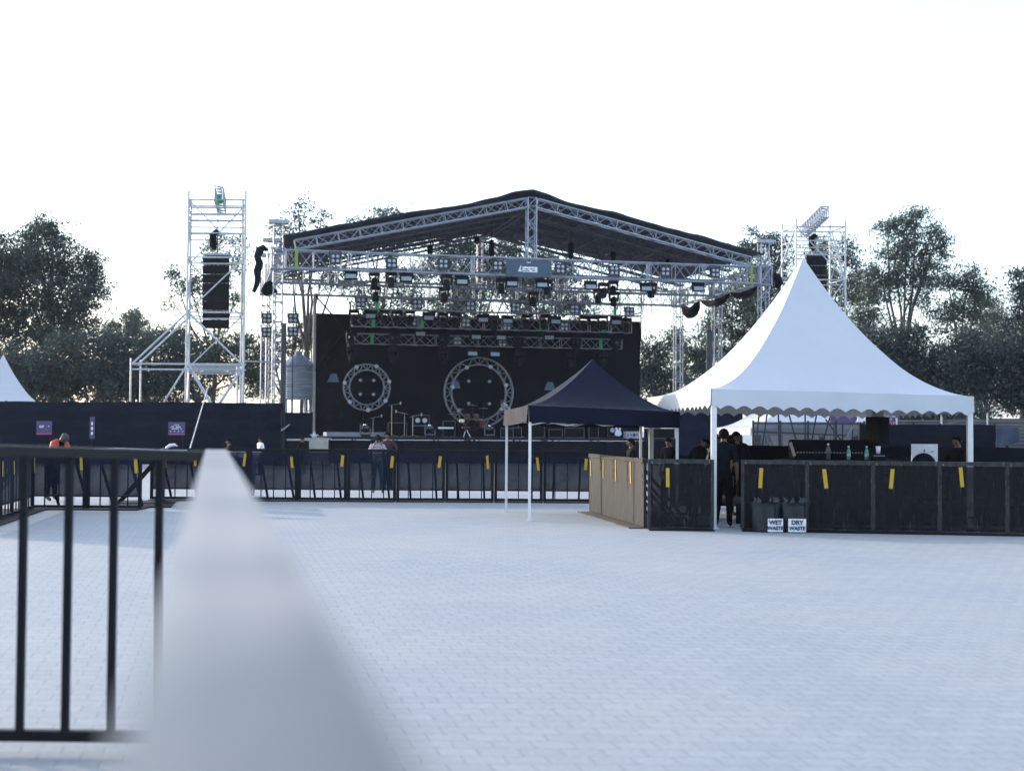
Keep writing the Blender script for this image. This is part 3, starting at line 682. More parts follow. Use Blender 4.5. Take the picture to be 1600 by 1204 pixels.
def line_array(cx,y0,y1,Y,w,n,lab,chain_top):
    p=P(cx,(y0+y1)/2,Y); z1=ZY(y0,cx,Y); z0=ZY(y1,cx,Y); e=empty('line_array',V((p.x,Y,z0)),.05,lab,'speaker')
    h=(z1-z0)/n
    for k in range(n):
        z=z1-h*(k+.5); m=MB()
        hw=w/2; hh=h/2-(.012 if k<3 else .004); m.add([V((p.x+sx*hw*(1 if sy<0 else .8),Y+k*.012*k*.2+(0 if sy<0 else .55),z+sz*hh*(1 if sy<0 else .8))) for sy in(-1,1) for sx,sz in((-1,-1),(1,-1),(1,1),(-1,1))],[(0,1,2,3),(7,6,5,4),(0,4,5,1),(1,5,6,2),(2,6,7,3),(3,7,4,0)])
        c=m.build('speaker_cabinet',mat('speaker_black',(.004,.0045,.007),.7,spec=.2) if k==0 else SPK[0],e); SPK[0]=c.data.materials[0]
        if k<3: 
            q=MB()
            for j in range(6): q.box((p.x-hw*.8+j*hw*.32,Y-.004,z-hh-.012),(.11 if j%2 else .05,.012,.02))
            q.build('link_pin',alu,c)
    MB().box((p.x,Y+.25,z1+.08),(w,.6,.08)).bar((p.x-w/2,Y+.25,z1+.1),(p.x,Y+.25,z1+.35),.04,.04).bar((p.x+w/2,Y+.25,z1+.1),(p.x,Y+.25,z1+.35),.04,.04).build('flying_frame',alu,e)
    MB().tube((p.x,Y+.25,z1+.1),(p.x,Y+.25,chain_top),.02).build('chain',blk,e)
    m=MB().path([(p.x-.1,Y+.25,z1+.3),(p.x-.2,Y+.25,z1+.5),(p.x-.22,Y+.25,z1+1.0),(p.x-.05,Y+.25,z1+1.15),(p.x+.1,Y+.25,z1+1.1)],[.05,.17,.17,.14,.06],8); m.build('hoist_bag',cloth,e,smooth=True)
SPK=[None]
line_array(337,400,513,60.8,1.22,8,'tall black hanging speaker column in the left scaffold tower',zt)
# right tower
Y=71
zt2=ZY(354,1283,Y); lv=[.4,3.2,6.0,ZY(437,1283,Y),zt2]
X=lambda px:G(px,Y).x
dn=[ZY(y,1283,Y) for y in(376,387,398)]
dg=[((X(1244),Y,zt2),(X(1222),Y+1,zt2-2.4)),((X(1300),Y,zt2-.3),(X(1321),Y,zt2-3)),]
e,xl,xr=scaffold('speaker_tower',(1244,1321),Y,Y+1.8,zt2,lv,'galvanised scaffold tower rising behind the peak of the white tent',dn,diag=dg,back=(-22,-24))
MB().truss((G(1256,Y+4).x,Y+4,zt2+.3),(G(1289,Y-3).x,Y-3,zt2+.3),.4,.55,.4,.035,.02).build('top_beam',alu,e)
line_array(1276,400,520,Y+.8,1.1,8,'dark hanging speaker column half hidden by the white tent peak',zt2)
# ---------------------------------------------------------------- fences
def cloth_fence(name,x0,x1,Y0,Y1,zt,mt,lab,posts,folds=1,zb=.03,cat='fence',fan=None):
    a=V((x0,Y0,0)); b=V((x1,Y1,0)); e=empty(name,(a+b)/2,0,lab,cat); L=(b-a).length; nn=int(L*8)
    nv=16
    def f(u,v):
        x=u*L; z=zb+(zt-zb)*v
        d=.05*noise.noise(V((x*.35,z*3.2,5)))*folds+.025*math.sin(z*9+1.5*noise.noise(V((x*.4,0,1))))*folds
        if fan:
            fx=(x-fan)/2.2; th=math.atan2(z-.1,x-fan-.001)
            d+=.05*math.sin(th*34)*math.exp(-fx*fx*.35)
        return a.lerp(b,u)+V((0,-d,z+.03*noise.noise(V((x*.8,9,0)))*v))
    MB().grid(f,nn,nv).build('netting',mt,e,smooth=True)
    m=MB()
    for k in range(posts+1):
        p=a.lerp(b,k/posts); MB().tube(p+V((0,.12,0)),p+V((0,.12,zt+.04)),.035).build('post',blk,e)
    for z in(zt-.05,zt*.55): MB().tube(a+V((0,.12,z)),b+V((0,.12,z)),.022).build('rail',blk,e)
    return e
gx=lambda px,Y:G(px,Y).x
cloth_fence('netting_fence',gx(-90,56.5),gx(200,57),56.5,57,2.66,meshcloth,'long black netting fence at far left behind the orange vest person',6,1.2)
cloth_fence('netting_fence',gx(199,57)-.04,gx(437.5,57.5)+.05,57.04,57.54,2.68,meshcloth,'black netting fence with fanned creases below the left scaffold tower',4,1,fan=5.2)
cloth_fence('netting_fence',gx(437,58)-.1,gx(487,60),59,60,2.3,meshcloth,'short black netting fence between the column and the stage',1,1)
cloth_fence('netting_fence',gx(1178,42),gx(1352,41),42,41,1.93,mat('thin_netting',(.02,.025,.038),.8,0,.3,1,alpha=.86),'see-through dark netting fence below the white tent with a tent behind it',4)
cloth_fence('netting_fence',gx(1345,38.5),gx(1556,38),38.5,38,1.86,cloth,'black cloth fence behind the white board and the seated person',5,.8)
cloth_fence('low_cloth_barrier',gx(1062,29),gx(1180,29),29,29,1.12,cloth,'low black cloth barrier behind the man in black',1,.6,cat='barrier')
cloth_fence('low_cloth_barrier',gx(1165,27.3),gx(1680,27.1),27.3,27.1,1.36,cloth,'long low black cloth barrier behind the mixing platform',5,.6,cat='barrier')
o=cloth_fence('dark_screen',gx(1060,56),gx(1160,56),56,56,2.62,navyb,'tall navy cloth screen behind the man in black',2,.6,cat='screen')
def corrug():
    a=V((gx(1400,43),43,0)); b=V((gx(1690,41),41,0)); e=empty('corrugated_fence',(a+b)/2,0,'grey corrugated metal fence at the far right edge','fence')
    def f(u,v): 
        z=2.02*v*(1+.03*(u>.25)); return a.lerp(b,u)+V((0,-.025*math.sin(z*2*math.pi/.115),z))
    MB().grid(f,8,150).build('sheet',corr,e,smooth=True)
    [MB().tube(a.lerp(b,k/4)+V((0,-.08,0)),a.lerp(b,k/4)+V((0,-.08,2.25)),.03).build('post',alu,e) for k in range(5)]
    def g(u,v):
        p=P(1556+34*u,668+32*v*(1-.3*u),39.8); return p+V((0,.12*math.sin(u*9+v*2)*.5-.1,0))
    o=MB().grid(g,14,10).build('hanging_cloth',dclo,smooth=True); tag(o,'faded blue cloth draped over the corrugated fence','cloth')
corrug()
def signboard(px,py,w,h,Y,lab,legs=True,rows=((0,.22,.3),(0,.1,.7),(0,-.02,.6)),icons=4):
    c=P(px,py,Y); sc=Y/FPX; W,H=w*sc,h*sc; e=empty('sign_board',V((c.x,Y,0 if legs else c.z-H/2)),0,lab,'sign')
    b=MB().box(c,(W,.03,H)).build('board',sgn,e)
    MB().box(c+V((0,-.018,-H*.46)),(W*1.002,.006,H*.08)).build('pink_band',pink,b)
    m=MB()
    for dx,dz,ww in rows:
        n=7; 
        for k in range(n):
            if random.random()<.85: m.box(c+V((dx*W+(-.5+(k+.5)/n)*ww*W,-.02,dz*H*1.2)),(ww*W/n*.75,.008,H*.075))
    m.build('lettering',paper,b)
    m=MB()
    for k in range(icons): m.lathe(c+V(((-.36+.24*k)*W,-.02,-.24*H)),[(W*.05,0),(W*.055,.006)],8,'y')
    if icons: m.build('icon',mat('sign_lilac',(.35,.3,.5),.5),b)
    if legs: MB().tube((c.x-W*.35,Y+.03,0),(c.x-W*.35,Y+.03,c.z),.02).tube((c.x+W*.35,Y+.03,0),(c.x+W*.35,Y+.03,c.z),.02).build('post',blk,e)
signboard(276,669,26,20,56.3,'plum sign with white lettering and pink base line on the left fence')
signboard(69,668,24,21,56.0,'plum sign with a white square behind the orange vest person',rows=((-.15,.12,.3),(-.15,.04,.3),(.3,.1,.08)),icons=0)
signboard(1318,652,42,17,44,'plum sign with pink outline left of the white crossed poles',rows=((0,.15,.1),),icons=0)
signboard(1387,650,38,20,44,'plum sign with white lettering behind the black loudspeaker')
def signpost():
    c=P(144,668,55.5); e=empty('narrow_sign',V((c.x,55.5,0)),0,'narrow upright sign with three white marks on the left','sign')
    MB().box(c,(.2,.03,.9)).build('board',sgn,e); MB().tube((c.x,55.54,0),(c.x,55.54,c.z),.02).build('post',blk,e)
    m=MB()
    for k in range(3): m.box(c+V((0,-.02,.17-.2*k)),(.07,.008,.12))
    m.build('lettering',paper,e)
signpost()
def crossp():
    Y=43.5; a,b,c,d=[P(x,y,Y) for x,y in((1336,645),(1348,663),(1348,645),(1336,663))]
    e=empty('crossed_poles',V((b.x,Y,0)),0,'two white poles crossed in an X above the netting fence','poles')
    for p,q in((a,b),(c,d)):
        k=(q-p).normalized(); MB().tube(p,q+k*1.9,.025).build('pole',whitep,e); 
crossp()
# thin uprights behind the right fence
for i,(x1,y1,x2,y2) in enumerate(((1187,640,1183,675),(1200,640,1194,675),(1216,642,1217,690),(1230,640,1240,676),(1258,640,1258,690),(1278,640,1270,680),(1292,660,1320,690),(1300,645,1288,678))):
    pass
def sticks():
    Y=46; m=MB(); e=empty('scaffold_rack',V((gx(1240,Y),Y,0)),0,'rack of thin dark scaffold poles in front of the rear tent','scaffold')
    for x1,x2,tp in((1187,1181,640),(1200,1192,638),(1216,1217,636),(1230,1244,636),(1258,1258,636),(1278,1268,636),(1300,1286,640),(1290,1316,655),(1317,1316,655)):
        a=P(x1,tp,Y); b=P(x2,690,Y); m.tube(a,b+(b-a)*.7,.028)
    m.tube(P(1178,674,Y),P(1325,680,Y),.025); m.build('pole',blk,e)
sticks()
# ---------------------------------------------------------------- tents
def pagoda(name,A,B,C,ze,zp,lab,mt,drop,scal,amp_,p=1.78,pole_m=None,cat='tent',polew=.09,peak=None,legs=None):
    A,B,C=V((*A,0)),V((*B,0)),V((*C,0)); D=B+C-A; cen=(A+D)/2; cen=V((peak[0],peak[1],0)) if peak else cen
    zs=ze if isinstance(ze,(list,tuple)) else [ze]*4
    e=empty(name,V((cen.x,cen.y,0)),0,lab,cat)
    cor=[(A,zs[0]),(B,zs[1]),(D,zs[3]),(C,zs[2])]
    rf=MB(); vl=MB(); fm=MB(); nr=40; nu=60
    for i in range(4):
        (a,za),(b,zb)=cor[i],cor[(i+1)%4]
        def f(u,r,a=a,b=b,za=za,zb=zb):
            e0=a.lerp(b,u); z0=za+(zb-za)*u; q=e0.lerp(cen,r); 
            sag=-.05*math.sin(math.pi*u)*(1-r)*r*2*(b-a).length/4.6
            wr=.016*noise.noise(V((q.x*1.5,q.y*1.5,4)))*min(1,(1-r)*6)*min(1,r*8+.1)+.008*math.sin(u*52+3*noise.noise(V((q.x,q.y,0))))*math.exp(-r*7)*min(1,r*12)
            return V((q.x,q.y,z0+(zp-z0)*(r**p)+sag+wr))
        rf.grid(f,nu,nr)
        L=(b-a).length; n=max(6,round(L/scal)); nn=n*8; out=(b-a).cross(V((0,0,1))).normalized()
        def g(u,v,a=a,b=b,za=za,zb=zb,n=n,out=out,L=L):
            q=a.lerp(b,u)+out*(.015+.012*math.sin(u*L*5)*v+ .02*v); z0=za+(zb-za)*u
            return V((q.x,q.y,z0-.002-v*(drop-amp_*abs(math.cos(math.pi*n*u)) if scal<1 else drop)))
        vl.grid(g,nn,3)
        cc=V((cen.x,cen.y,0)); fm.tube(a.lerp(cc,.04)+V((0,0,za-.12)),b.lerp(cc,.04)+V((0,0,zb-.12)),.02 if scal<1 else .01)
    rf.build('roof',mt[0],e,smooth=True); vl.build('valance',mt[1],e,smooth=True)
    fm.build('frame',whitep if scal<1 else blk,e)
    for i,((a,za)) in enumerate(cor):
        q=V((a.x,a.y,0)); c2=q.lerp(V((cen.x,cen.y,0)),.02)
        l=MB().bar(c2+V((0,0,.01)),c2+V((0,0,za-.03)),polew,polew).build('leg',pole_m or whitep,e)
        MB().box(c2+V((0,0,.01)),(polew*1.8,polew*1.8,.02)).build('foot',pole_m or whitep,l)
    return e
A=(G(1112,22.75).x,22.75); B=(G(1521,23.6).x,23.6); C=(G(1013,27.3).x,27.3)
mid=((B[0]+C[0])/2,(B[1]+C[1])/2)
pagoda('white_tent',A,B,C,(ZY(607,1112,22.75),ZY(619,1521,23.6),ZY(621,1013,27.3),2.25),ZY(402,1255,mid[1]),'large white pagoda tent with scalloped edge over the mixing desk',(white,white),.34,.28,.065,peak=(G(1255,mid[1]).x,mid[1]))
# dark canopy
A=(G(826,24.4).x,24.4); B=(G(1061,25.0).x,25.0); C=(G(789,27.0).x,27.0)
e=pagoda('dark_canopy',A,B,C,(2.09,2.0,2.03,2.0),ZY(561,925,26.4),'pop-up canopy of dark navy fabric on white legs left of the white tent',(navy,navy),.3,2,0,p=1.55,polew=.05,peak=(G(925,26.4).x,26.4))
def lattice(e,A,B,C):
    A,B,C=V((*A,0)),V((*B,0)),V((*C,0)); D=B+C-A
    for a,b in((A,B),(C,D)):
        n=4; m=MB()
        for k in range(n):
            p,q=a.lerp(b,k/n),a.lerp(b,(k+1)/n); m.tube(p+V((0,.04,2.0-.27)),q+V((0,.04,1.86)),.014); m.tube(p+V((0,.04,1.86)),q+V((0,.04,2.0-.27)),.014)
        m.build('lattice',whitep,e)
lattice(e,A,B,C)
# far tents
def sq(cx,Y,hw,rot): 
    c=V((cx,Y)); f=lambda a:(c.x+hw*1.414*math.cos(rot+a),c.y+hw*1.414*math.sin(rot+a)); return f(-2.356),f(-.785),f(2.356)
a,b,c=sq(gx(3,76),76,2.6,.35)
pagoda('white_tent',a,b,c,2.55,ZY(553,3,76),'white peaked tent behind the fence at the far left edge',(white,white),.3,.3,.08)
a,b,c=sq(gx(1252,52),52,2.75,.1)
pagoda('white_tent',a,b,c,1.75,4.3,'white tent far behind, seen under the scalloped edge of the big tent',(white,white),.3,.3,.06)
# ---------------------------------------------------------------- barriers
BW=1.10; BH=1.17
def make_barrier(kind):
    e=empty('crowd_barrier',(0,0,0),0,None,'barrier')
    w=BW/2-.003; fr=MB()
    for x in(-w+.03,w-.03): fr.bar((x,0,.03),(x,0,BH-.03),.066,.05)
    fr.bar((-w,0,BH-.03),(w,0,BH-.03),.09,.07); fr.bar((-w+.055,0,.27),(w-.055,0,.27),.04,.035); fr.bar((-w+.055,0,.06),(w-.055,0,.06),.05,.05)
    fr.build('frame',blk if kind=='gauze' else sun_tinted if kind=='sun_tinted' else scuff,e)
    for x in((-.28,0.0,.27) if kind=='gauze' else (-.17,.2)): MB().bar((x,.02,.085),(x,.02,BH-.07),.022,.022).build('picket',blk if kind=='gauze' else scuff,e)
    m=MB(); z0=.29 if kind=='gauze' else .05
    m.grid(lambda a,b:V((-w+.05+(2*w-.1)*a,-.03-.006*math.sin(a*17+b*3),z0+(BH-.07-z0)*b)),10,6)
    m.build('mesh_sheet',{'gauze':gauze,'sheet':sheet,'sun_tinted':sun_tinted}[kind],e,smooth=True)
    MB().box((0,.35,.012),(BW-.03,1.25,.022)).build('base_plate',lit_plate if kind=='sun_tinted' else blk,e)
    for x in(-.3,.3): MB().bar((x,.07,BH-.2),(x+.03,.85,.04),.045,.045).build('rear_brace',blk,e)
    MB().box((.43 if kind=='gauze' else -.22 if kind=='sheet' else -.3,-.045,.9),(.062 if kind!='sun_tinted' else .05,.006,.29 if kind=='gauze' else .35)).build('tape_strip',yel,e)
    reg(e); return e
BG=make_barrier('gauze'); BS=make_barrier('sheet'); BD=make_barrier('sun_tinted')
def row(proto,a,b,n,labf,group,first=True,skip=()):
    a=V((*a,0)); b=V((*b,0)); d=b-a; rz=math.atan2(d.y,d.x); k0=first
    for i in range(n):
        p=a+d.normalized()*BW*(i+.5) if n>1 or True else a
        p=a.lerp(b,(i+.5)/n); o=place(proto,p,rz+random.uniform(-.012,.012),labf(i),group,k0); k0=False
        for c in kids(o):
            if c.name.startswith('tape'): 
                q=sum((v.co for v in c.data.vertices),V())/len(c.data.vertices); an=random.uniform(-.13,.13); sx,sz=random.uniform(.8,1.1),random.uniform(.85,1.1)
                m3=Matrix.Rotation(an,3,'Y')@Matrix.Diagonal((sx,1,sz)); c.rotation_euler=(0,an,0); c.scale=(sx,1,sz); c.location=q-m3@q+V((random.uniform(-.03,.03),0,random.uniform(-.03,.03)))
row(BG,(gx(236,30.3),30.3),(gx(925,30.5),30.5),9,lambda i:'black gauze barrier, %s from the left in the row before the stage'%ORD[i],'gauze barriers in the row before the stage')
row(BG,(gx(50,26.8),26.8),(gx(223,26.8),26.8),2,lambda i:('dark barrier in front of the orange vest person','dark barrier just left of the gap beside the blurred rail')[i],'barriers at the left',False)
row(BG,(gx(-60,20.6),20.6),(gx(52,26.6),26.6),6,lambda i:'dark barrier receding along the left edge, %s nearest'%ORD[i],'barriers receding along the left edge',False)
row(BG,(gx(247,27.4),27.4),(gx(258,30.1),30.1),2,lambda i:'dark barrier seen edge-on in the corner left of the blurred rail, %s nearest'%ORD[i],'barriers at the left',False)
row(BS,(gx(1160,22.45),22.45),(gx(1680,21.7),21.7),5,lambda i:'scratched black sheet barrier, %s from the left in the row under the white tent'%ORD[i],'sheet barriers under the white tent')
row(BS,(gx(1012,22.5),22.5),(gx(1116,22.45),22.45),1,lambda i:'scratched black sheet barrier at the corner left of the man in black','sheet barriers under the white tent',False)
row(BD,(gx(923,27.0),27.0),(gx(1008,22.7),22.7),4,lambda i:'sunlit barrier, %s from the far end of the side row'%ORD[i],'sunlit side row of barriers')
# near barrier with wide rail
def near():
    W=.105; ztop=CH-.119; cx,cy=-1.515,6.9; d=V((-1.535,6.9,0)).normalized()
    c=V((cx,cy,0)); a=c-d*(7.9)
    e=empty('near_barrier',c.lerp(a,.5),0,'black barrier whose wide flat rail runs out of focus towards the viewer','barrier','near barriers')
    m=MB().bar(a+V((0,0,ztop-.03)),c+d*.05+V((0,0,ztop-.03)),W,.06); m.build('top_rail',rail_m,e)
    MB().bar(a+V((0,0,.09)),c-d*.04+V((0,0,.09)),.05,.05).build('bottom_rail',blk,e)
    L=(c-a).length; n=int(L/.235)
    for k in range(1,n):
        q=a.lerp(c,k/n); MB().bar(q+V((0,0,.115)),q+V((0,0,ztop-.06)),.04,.04).build('picket',blk,e)
    for q in(a,c-d*.02): MB().bar(q+V((0,0,.01)),q+V((0,0,ztop-.06)),.06,.06).build('post',blk,e)
    # crossing barrier
    z1=ztop-.005; b=V((-4.6,6.93,0)); c2=c+V((-.06,.0,0))
    e=empty('near_barrier',c.lerp(b,.5),0,'black picket barrier in the left foreground meeting the blurred rail','barrier','near barriers')
    tl=.0225; L=(b-c2).length
    MB().bar(c2+V((0,0,z1-.03)),b+V((0,0,z1-.03+tl*L)),.07,.052).build('top_rail',rail_d,e)
    MB().bar(c2+V((-.02,0,.09)),b+V((0,0,.09)),.05,.055).build('bottom_rail',blk,e)
    for k in range(12):
        px=250-70.5*k; g=P(px,715,6.9); q=V((g.x,6.9,0)); MB().bar(q+V((0,0,.118)),q+V((0,0,z1-.054+tl*(c2.x-g.x))),.036,.036).build('picket',blk,e)
    MB().box((-4.5,6.93,.02),(.1,.6,.03)).build('foot',blk,e)
near()
# cable on left barriers
pts=[P(x,y,25.5) for x,y in((-30,692),(20,694),(60,697),(110,693),(160,696),(230,694),(268,699))]
o=MB().path([V((p.x,26.7,1.2+.02*math.sin(i*2))) for i,p in enumerate(pts)],.012,5).build('cable',galv); tag(o,'pale cable lying along the left barrier tops','cable')
def rag():
    p=V((gx(266,30.2),30.2,1.18)); o=MB().path([p+V((-.12,0,-.12)),p+V((-.08,0,.0)),p+V((0,-.02,.05)),p+V((.1,0,.07)),p+V((.17,0,.04))],[.015,.03,.04,.035,.01],8).build('white_rag',whitep,smooth=True); tag(o,'white rag knotted on the barrier top beside the blurred rail','rag')
rag()
def bin_():
    p=G(380,32.3); e=empty('wheelie_bin',p,0,'purple-blue bin with white liner behind the barriers beside the blurred rail','bin')
    m=MB(); v=[]
    for z,s in((.08,.23),(1.0,.31)): v+=[p+V((x*s,y*s,z)) for x,y in((-1,-1),(1,-1),(1,1),(-1,1))]
    m.add(v,[(3,2,1,0),(0,1,5,4),(1,2,6,5),(2,3,7,6),(3,0,4,7),(4,5,6,7)]).build('body',purple,e)
    m=MB().grid(lambda a,b:p+V((.33*math.cos(a*6.283)*(abs(math.cos(a*6.283))+abs(math.sin(a*6.283)))**-.6*1.25,.33*math.sin(a*6.283)*1.1,1.08-.13*b-.03*math.sin(a*25)*b)),40,3); m.build('liner',paper,e,smooth=True)
    m=MB(); [m.tube(p+V((x,.2,.09)),p+V((x+.04,.2,.09)),.09,12) for x in(-.25,.2)]; m.build('wheel',blk,e)
bin_()
# ---------------------------------------------------------------- mixing position under the white tent
def foh():
    x0,x1=gx(1140,24.6),gx(1640,24.6)
    e=empty('mixing_platform',V(((x0+x1)/2,25.4,0)),0,'low platform with navy skirt behind the barriers under the white tent','platform')
    MB().box(((x0+x1)/2,25.4,.34),(x1-x0,3.0,.06)).build('deck',decktop,e)
    MB().grid(lambda a,b:V((x0+(x1-x0)*a,23.9-.015*math.sin(a*120),.01+.3*b)),200,1).build('skirt',navyb,e,smooth=True)
    tx0,tx1=gx(1215,24.4),gx(1400,24.4); zt=.37+.78
    e=empty('mixing_table',V(((tx0+tx1)/2,24.4,.37)),0,'black draped table holding the mixing desk and bottles','table')
    MB().box(((tx0+tx1)/2,24.4,zt-.02),(tx1-tx0,.8,.04)).build('tabletop',amp,e)
    MB().grid(lambda a,b:V((tx0+(tx1-tx0)*a,23.985-.012*math.sin(a*70),.38+(zt-.42)*b)),90,1).build('drape',cloth,e,smooth=True)
    # desk
    c=V((gx(1300,24.6),24.65,zt)); e=empty('mixing_desk',c,0,'long black mixing desk with raised meter bridge','mixing desk')
    wd=gx(1362,24.6)-gx(1240,24.6)
    MB().box(c+V((0,.05,.06)),(wd,.5,.1)).build('console',amp,e)
    MB().box(c+V((0,.28,.22)),(wd,.12,.24),0,-.25).build('meter_bridge',amp,e)
    m=MB(); 
    for k in range(24): m.box(c+V((-wd*.45+k*wd*.039,-.12,.12)),(.012,.06,.02))
    m.build('fader',alu,e)
    l=c+V((-wd/2-.03,-.2,0)); MB().bar(l+V((.03,0,.05)),l+V((-.03,.1,.3)),.02,.06).build('end_cheek',hessian,e)
    def bot(px,h,r,lab,mt,cap=True,nm='water_bottle'):
        p=V((gx(px,24.1),24.1,zt)); e=empty(nm,p,0,lab,'bottle' if nm!='paper_cup' else 'cup')
        MB().lathe(p,[(r,0),(r,h*.62),(r*.85,h*.7),(r*.4,h*.82),(r*.4,h*.9)],12).build('body',mt,e,smooth=True)
        MB().lathe(p+V((0,0,h*.9)),[(r*.45,0),(r*.45,h*.1)],10).build('cap',paper,e)
        if nm=='water_bottle': MB().lathe(p,[(r*1.02,h*.25),(r*1.02,h*.45)],12).build('label_band',lampw,e)
    bot(1294,.29,.042,'tall dark grey flask on the mixing table',mat('flask',(.08,.09,.1),.3),nm='flask')
    bot(1326,.25,.036,'green-tinted water bottle, the left of two on the mixing table',bottle_m); bot(1354,.25,.036,'green-tinted water bottle next to the black loudspeaker',bottle_m)
    p=V((gx(1372,23.95),23.95,zt)); e=empty('equipment_box',p,0,'small black box under the white paper cup','box'); MB().box(p+V((0,0,.06)),(.22,.16,.12)).build('body',amp,e); MB().box(p+V((0,-.084,.08)),(.2,.006,.01)).build('seam',alu,e)
    q=p+V((0,0,.12)); o=MB().lathe(q,[(.035,0),(.045,.13)],14).build('paper_cup',paper,smooth=True); tag(o,'white paper cup below the black loudspeaker','cup')
    # speaker on stand
    p=V((gx(1371,24.9),24.9,.37)); e=empty('speaker_stand',p,0,'black stand under the loudspeaker in the white tent','stand')
    m=MB().tube(p,p+V((0,0,1.0)),.025); [m.tube(p+V((0,0,.5)),p+V((.4*math.cos(a),.4*math.sin(a),0)),.018) for a in(.5,2.6,4.7)]; m.build('pole',blk,e)
    za,zb=ZY(698,1371,24.9),ZY(651,1371,24.9); c=V((p.x,24.9,(za+zb)/2)); e=empty('loudspeaker',V((p.x,24.9,za)),.5,'upright black loudspeaker on a stand inside the white tent','speaker')
    m=MB().box(c,(.28,.32,zb-za),.5); m.build('cabinet',blk,e)
    k=V((math.sin(.5),-math.cos(.5),0)); 
    MB().box(c+k*.165,(.25,.012,(zb-za)*.94),.5).build('grille',amp,e)
    o=MB().box(V((p.x,24.86,zb+.05)),(.16,.14,.1),.3).box(V((p.x-.03,24.84,zb+.125)),(.11,.1,.05),.5).build('wrapped_parcel',hessian); tag(o,'small crumpled parcel on top of the loudspeaker','parcel')
    # white board
    c=P(1444.5,707,26.3); e=empty('white_board',V((c.x,26.3,.37)),0,'square white board with small grey logo leaning on an easel','board')
    b=MB().box(c,(.51,.03,.34)).build('panel',paper,e)
    m=MB().lathe(c+V((-.01,-.02,.03)),[(.018,0),(.02,.006)],10,'y').box(c+V((-.01,-.02,.06)),(.012,.008,.03)).box(c+V((-.01,-.02,-.015)),(.12,.008,.012)); m.build('logo',mat('slate_ink',(.12,.16,.22),.6),b)
    MB().box(c+V((.13,-.02,.02)),(.05,.008,.014)).box(c+V((.16,-.02,.03)),(.02,.008,.02)).build('emblem',mat('teal_ink',(.1,.3,.3),.6),b)
    MB().tube(V((c.x-.2,26.33,.37)),c+V((-.1,.03,.1)),.015).tube(V((c.x+.2,26.33,.37)),c+V((.1,.03,.1)),.015).build('easel',blk,e)
    # round backed chair
    for px,yy,lab in((1443,24.6,'round-backed black chair in front of the white board'),(1404,24.7,'round-backed black chair just right of the loudspeaker')):
        p=V((gx(px,yy),yy,.37)); e=empty('office_chair',p,0,lab,'chair')
        dz=0 if px==1443 else -.04
        MB().lathe(p+V((0,.0,.67+dz)),[(.2,-.03),(.235,0),(.2,.03)],20,'y').build('backrest',amp,e,smooth=True)
        MB().lathe(p+V((0,.25,.42)),[(.2,0),(.22,.03),(.2,.08)],16).build('seat',amp,e); m=MB().tube(p+V((0,.25,.05)),p+V((0,.25,.42)),.03).tube(p+V((0,.05,.45)),p+V((0,.02,.8+dz)),.02)
        [m.tube(p+V((0,.25,.1)),p+V((.28*math.cos(a),.25+.28*math.sin(a),.02)),.02) for a in(0,1.26,2.5,3.8,5)]; m.build('base',blk,e)
    # blue drum
    for px,lab in((1214,'left dark blue barrel glimpsed through the barrier'),(1237,'right dark blue barrel glimpsed through the barrier')):
        p=V((gx(px,23.3),23.3,0)); e=empty('blue_barrel',p,0,lab,'barrel','blue barrels behind the barrier')
        MB().lathe(p,[(.13,0),(.14,.02),(.14,.3),(.15,.32),(.14,.34),(.14,.6),(.15,.62),(.14,.64),(.13,.88)],18).build('body',mat('barrel_blue',(.02,.035,.14),.35),e); MB().lathe(p+V((0,0,.88)),[(.135,0),(.1,.02)],18).build('lid',blk,e)
    p=V((gx(1235,22.38),22.385,1.02)); o=MB().box(p,(.1,.006,.12)).build('notice',paper); tag(o,'small pale notice taped near the top of the first sheet barrier','notice')
    m=MB().box(p+V((0,-.005,.02)),(.07,.003,.012)).box(p+V((0,-.005,-.01)),(.06,.003,.012)).build('lettering',ink,o)
foh()
def text(s,size,c,m,parent,rx=math.pi/2,bold=.003):
    cu=bpy.data.curves.new('t','FONT'); cu.body=s; cu.size=size; cu.align_x='CENTER'; cu.align_y='CENTER'; cu.offset=bold; cu.extrude=.002; cu.space_line=.85
    o=bpy.data.objects.new('t',cu); COL.objects.link(o); bpy.context.view_layer.update()
    me=bpy.data.meshes.new_from_object(o.evaluated_get(bpy.context.evaluated_depsgraph_get())); bpy.data.objects.remove(o)
    vs=[V((v.co.x,0,v.co.y))*1.0+V((0,-v.co.z,0))+V(c) for v in me.vertices]; b=MB(); b.add(vs,[tuple(p.vertices) for p in me.polygons]); return b.build('lettering',m,parent)
